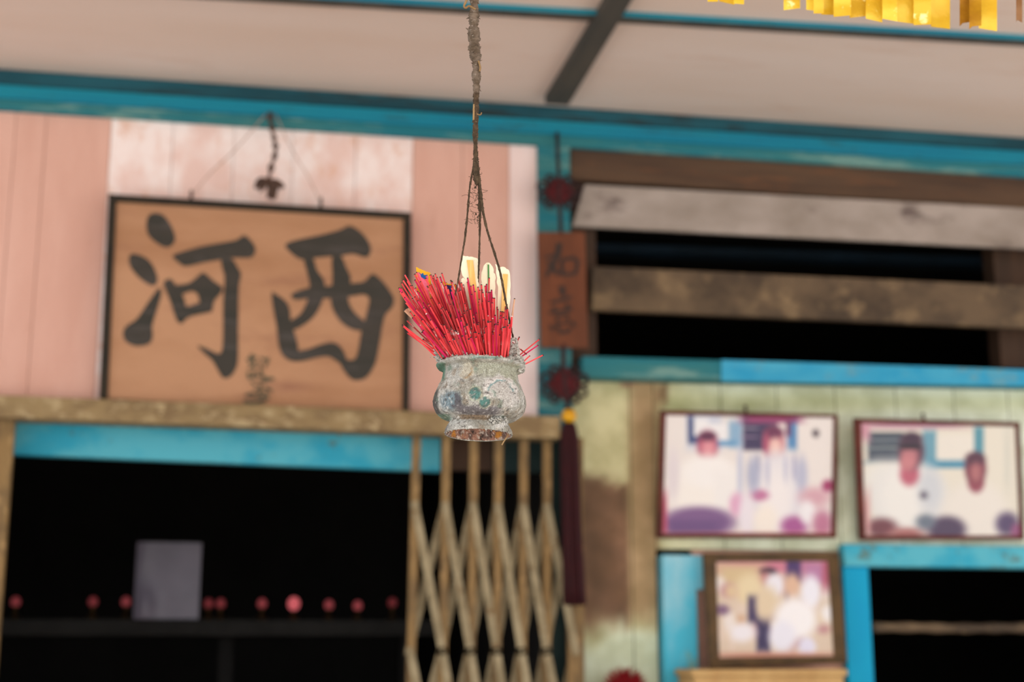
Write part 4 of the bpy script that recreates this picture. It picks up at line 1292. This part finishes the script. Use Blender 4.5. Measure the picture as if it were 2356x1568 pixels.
# --------------------------------------------- paper charms at the back
def Z58(x, y):
    return 1050 + x / 5.81, 570 + y / 5.81
def paper(outline, stick_q, dep, label, smt, sdep):
    n = FH
    def pt(x, y, d):
        u, v = Z58(x, y)
        return PN(u, v, C0 + FH * d, FH)
    rt = thing('paper_charm', label, 'paper charm', pt(outline[len(outline) // 2][0], 1250, dep), 'cream paper charms at the back of the pot')
    m = MB()
    m.prism([pt(x, y, dep) for x, y in outline], FH * .0004)
    m.build('paper', M['cream_paper'], rt)
    m = MB()
    m.hexa([pt(x, y, dep - sdep) for x, y in stick_q], FH * (sdep - .0001))
    m.build('stick', M[smt], rt, bevel=.0002)
def scal(pts, n=4, amp=6):                            # scalloped edge
    out = []
    for (x0, y0), (x1, y1) in zip(pts, pts[1:]):
        l = math.hypot(x1 - x0, y1 - y0)
        k = max(1, int(l / 42))
        for i in range(k):
            for j in range(n):
                t = (i + j / n) / k
                o = math.sin(math.pi * j / n) * amp
                out.append((x0 + (x1 - x0) * t + (y1 - y0) / l * o, y0 + (y1 - y0) * t - (x1 - x0) / l * o))
    return out + [pts[-1]]
paper(scal([(78, 108), (170, 118), (240, 128), (300, 155)]) + [(298, 250), (312, 320), (308, 390), (288, 440), (300, 480), (296, 560), (310, 700), (330, 1240), (230, 1240), (160, 900), (110, 640), (66, 470), (66, 415), (92, 396), (130, 430), (80, 370), (62, 290), (66, 210)],
      [(138, 160), (222, 162), (330, 1000), (258, 1000)], .026, 'tallest cream scalloped paper charm with wide wood strip, leftmost of three', 'wood_strip', .0016)
paper(scal([(358, 262), (385, 215), (425, 192), (465, 225), (500, 290)], amp=5) + [(498, 330), (520, 350), (530, 400), (518, 440), (522, 520), (514, 600), (530, 660), (545, 1240), (400, 1240), (350, 700), (332, 600), (330, 490), (342, 460), (330, 420), (334, 330), (352, 290)],
      [(418, 220), (438, 220), (446, 1000), (424, 1000)], .030, 'cream scalloped paper charm with thin green strip, middle of three', 'green_strip', .001)
paper([(518, 214), (555, 235)] + scal([(590, 260), (630, 252), (670, 280), (706, 305)], amp=5) + [(718, 360), (720, 420), (726, 500), (716, 590), (724, 660), (712, 760), (700, 850), (690, 1240), (560, 1240), (555, 800), (552, 740), (558, 520), (538, 460), (546, 400), (530, 330), (534, 270)],
      [(622, 346), (688, 350), (650, 1000), (588, 1000)], .028, 'cream scalloped paper charm with pale wood strip, rightmost of three', 'wood_strip', .0016)
def Z65(x, y):
    return 900 + x / 6.533, 600 + y / 6.533
def flag(label, parts, dep):
    def pt(x, y, d):
        u, v = Z65(x, y)
        return PN(u, v, C0 + FH * d, FH)
    rt = thing('paper_flag', label, 'paper flag', pt(parts[0][1][0][0] + 60, 1250, dep), 'gold paper flags behind the incense')
    for i, (nm, pl, mt) in enumerate(parts):
        m = MB()
        m.prism([pt(x, y, dep - .0003 * i) for x, y in pl], FH * .0003)
        m.build(nm, M[mt], rt)
flag('gold paper flag with a blue star, at the top left of the bundle',
     [('paper', scal([(372, 90), (420, 118), (470, 138), (520, 158), (592, 182)], amp=6) + [(588, 260), (600, 320), (580, 430), (600, 520), (640, 640), (900, 1330), (800, 1330), (560, 700), (440, 560), (400, 490), (366, 300), (384, 200)], 'gold_paper'),
      ('pink_panel', [(400, 170), (560, 230), (550, 420), (590, 560), (470, 520), (400, 400), (390, 280)], 'pink_ink'),
      ('blue_star', [(405, 160), (452, 200), (476, 176), (492, 212), (550, 208), (512, 240), (540, 262), (500, 274), (486, 262), (450, 240), (440, 205)], 'blue_ink')], .028)
flag('gold edged violet paper flag half hidden behind the middle incense',
     [('paper', scal([(742, 300), (800, 322), (860, 345), (920, 350), (984, 358)], amp=6) + [(980, 420), (1000, 700), (1040, 1330), (940, 1330), (840, 600), (790, 460), (760, 380)], 'gold_paper'),
      ('violet_panel', [(812, 350), (880, 366), (950, 378), (960, 560), (900, 600), (850, 480)], 'violet_ink'),
      ('blue_panel', [(880, 372), (940, 384), (930, 450), (895, 440)], 'blue_ink')], .030)

# ============================================================ FOIL GARLAND
YF = 1.52
fo = CAM + ray(2000, 20) * YF
def FPt(u, v, d=0):
    return PN(u, v, fo + FH * d, FH)
root = thing('foil_garland', 'garland of shiny gold foil strips hanging from the ceiling at upper right', 'garland', FPt(2000, -60))
random.seed(9)
strips = [(1628, 1652, 4), (1655, 1690, 7), (1688, 1712, 9), (1803, 1841, 21), (1855, 1884, 24), (1872, 1895, 31), (1890, 1922, 34), (1918, 1958, 37), (1955, 1995, 39), (1992, 2030, 47), (2030, 2064, 46), (2062, 2104, 52), (2102, 2142, 57), (2142, 2186, 64), (2208, 2236, 52), (2230, 2258, 60), (2252, 2294, 68), (2338, 2352, 48)]
for i, (u0, u1, vb) in enumerate(strips):
    m = MB()
    dep = .006 * ((i * 3) % 5 - 2)
    top, n = -70, 12
    vs, fs = [], []
    tw = random.uniform(-.5, .5)
    sk = random.uniform(-3, 5)
    for k in range(n + 1):
        v = top + (vb - top) * k / n
        w = math.sin(k * .8 + i) * .0022 + .002 * tw * k / n
        for j in range(5):
            uu = u0 + (u1 - u0) * j / 4
            vv = v + (sk * (j / 4 - .5) * 2 if k == n else 0) + (6 if (k == n and i in (14, 15, 17) and j == 0) else 0)
            vs.append(FPt(uu, vv, dep + w + .002 * tw * (j - 2)))
    for k in range(n):
        for j in range(4):
            q = k * 5 + j
            fs.append((q, q + 1, q + 6, q + 5))
    b_ = len(vs)
    vs += [p + FH * .0003 for p in vs]
    fs += [tuple(x + b_ for x in f[::-1]) for f in fs]
    m.add(vs, fs)
    m.build('foil_strip', M['foil_brown'] if i == 17 else (M['gold_dark'] if i in (14, 15) else M['gold_foil']), root, smooth=True)
m = MB()
m.tube([FPt(1500, -72), FPt(2000, -68), FPt(2500, -60)], .002, 6)
for u in (1500, 2500):
    p = FPt(u, -66)
    m.tube([p, V((p.x, p.y, ZC - .001))], .0012, 5)
m.build('string', M['wire'], root)

# ================================================================== LIGHT
w = bpy.data.worlds.new('sky')
S.world = w
w.use_nodes = True
nt = w.node_tree
bg = nt.nodes['Background']
bg.inputs['Color'].default_value = (.90, .95, 1.0, 1)
bg.inputs['Strength'].default_value = 1.0
sun = bpy.data.lights.new('sun', 'SUN')
sun.energy = 4.6
sun.angle = math.radians(3)
sun.color = (1, .955, .9)
so = bpy.data.objects.new('sun', sun)
COL.objects.link(so)
so.location = (3, -8, 9)
so.rotation_euler = V((-.45, .75, -1.25)).to_track_quat('-Z', 'Y').to_euler()

cam = bpy.data.cameras.new('camera')
co = bpy.data.objects.new('camera', cam)
COL.objects.link(co)
co.location = CAM
co.rotation_euler = Matrix((R, U, -F)).transposed().to_euler()
cam.lens = 50
cam.sensor_width = 36
cam.clip_start = .05
cam.dof.use_dof = True
cam.dof.focus_distance = 1.225
cam.dof.aperture_fstop = 5.6
S.camera = co

for o in bpy.data.objects:
    if '_w' in o:
        del o['_w']
S.view_settings.view_transform = 'Standard'
S.view_settings.look = 'None'
S.view_settings.gamma = 1
S.view_settings.exposure = .95
S.cycles.max_bounces = 10
S.cycles.diffuse_bounces = 6
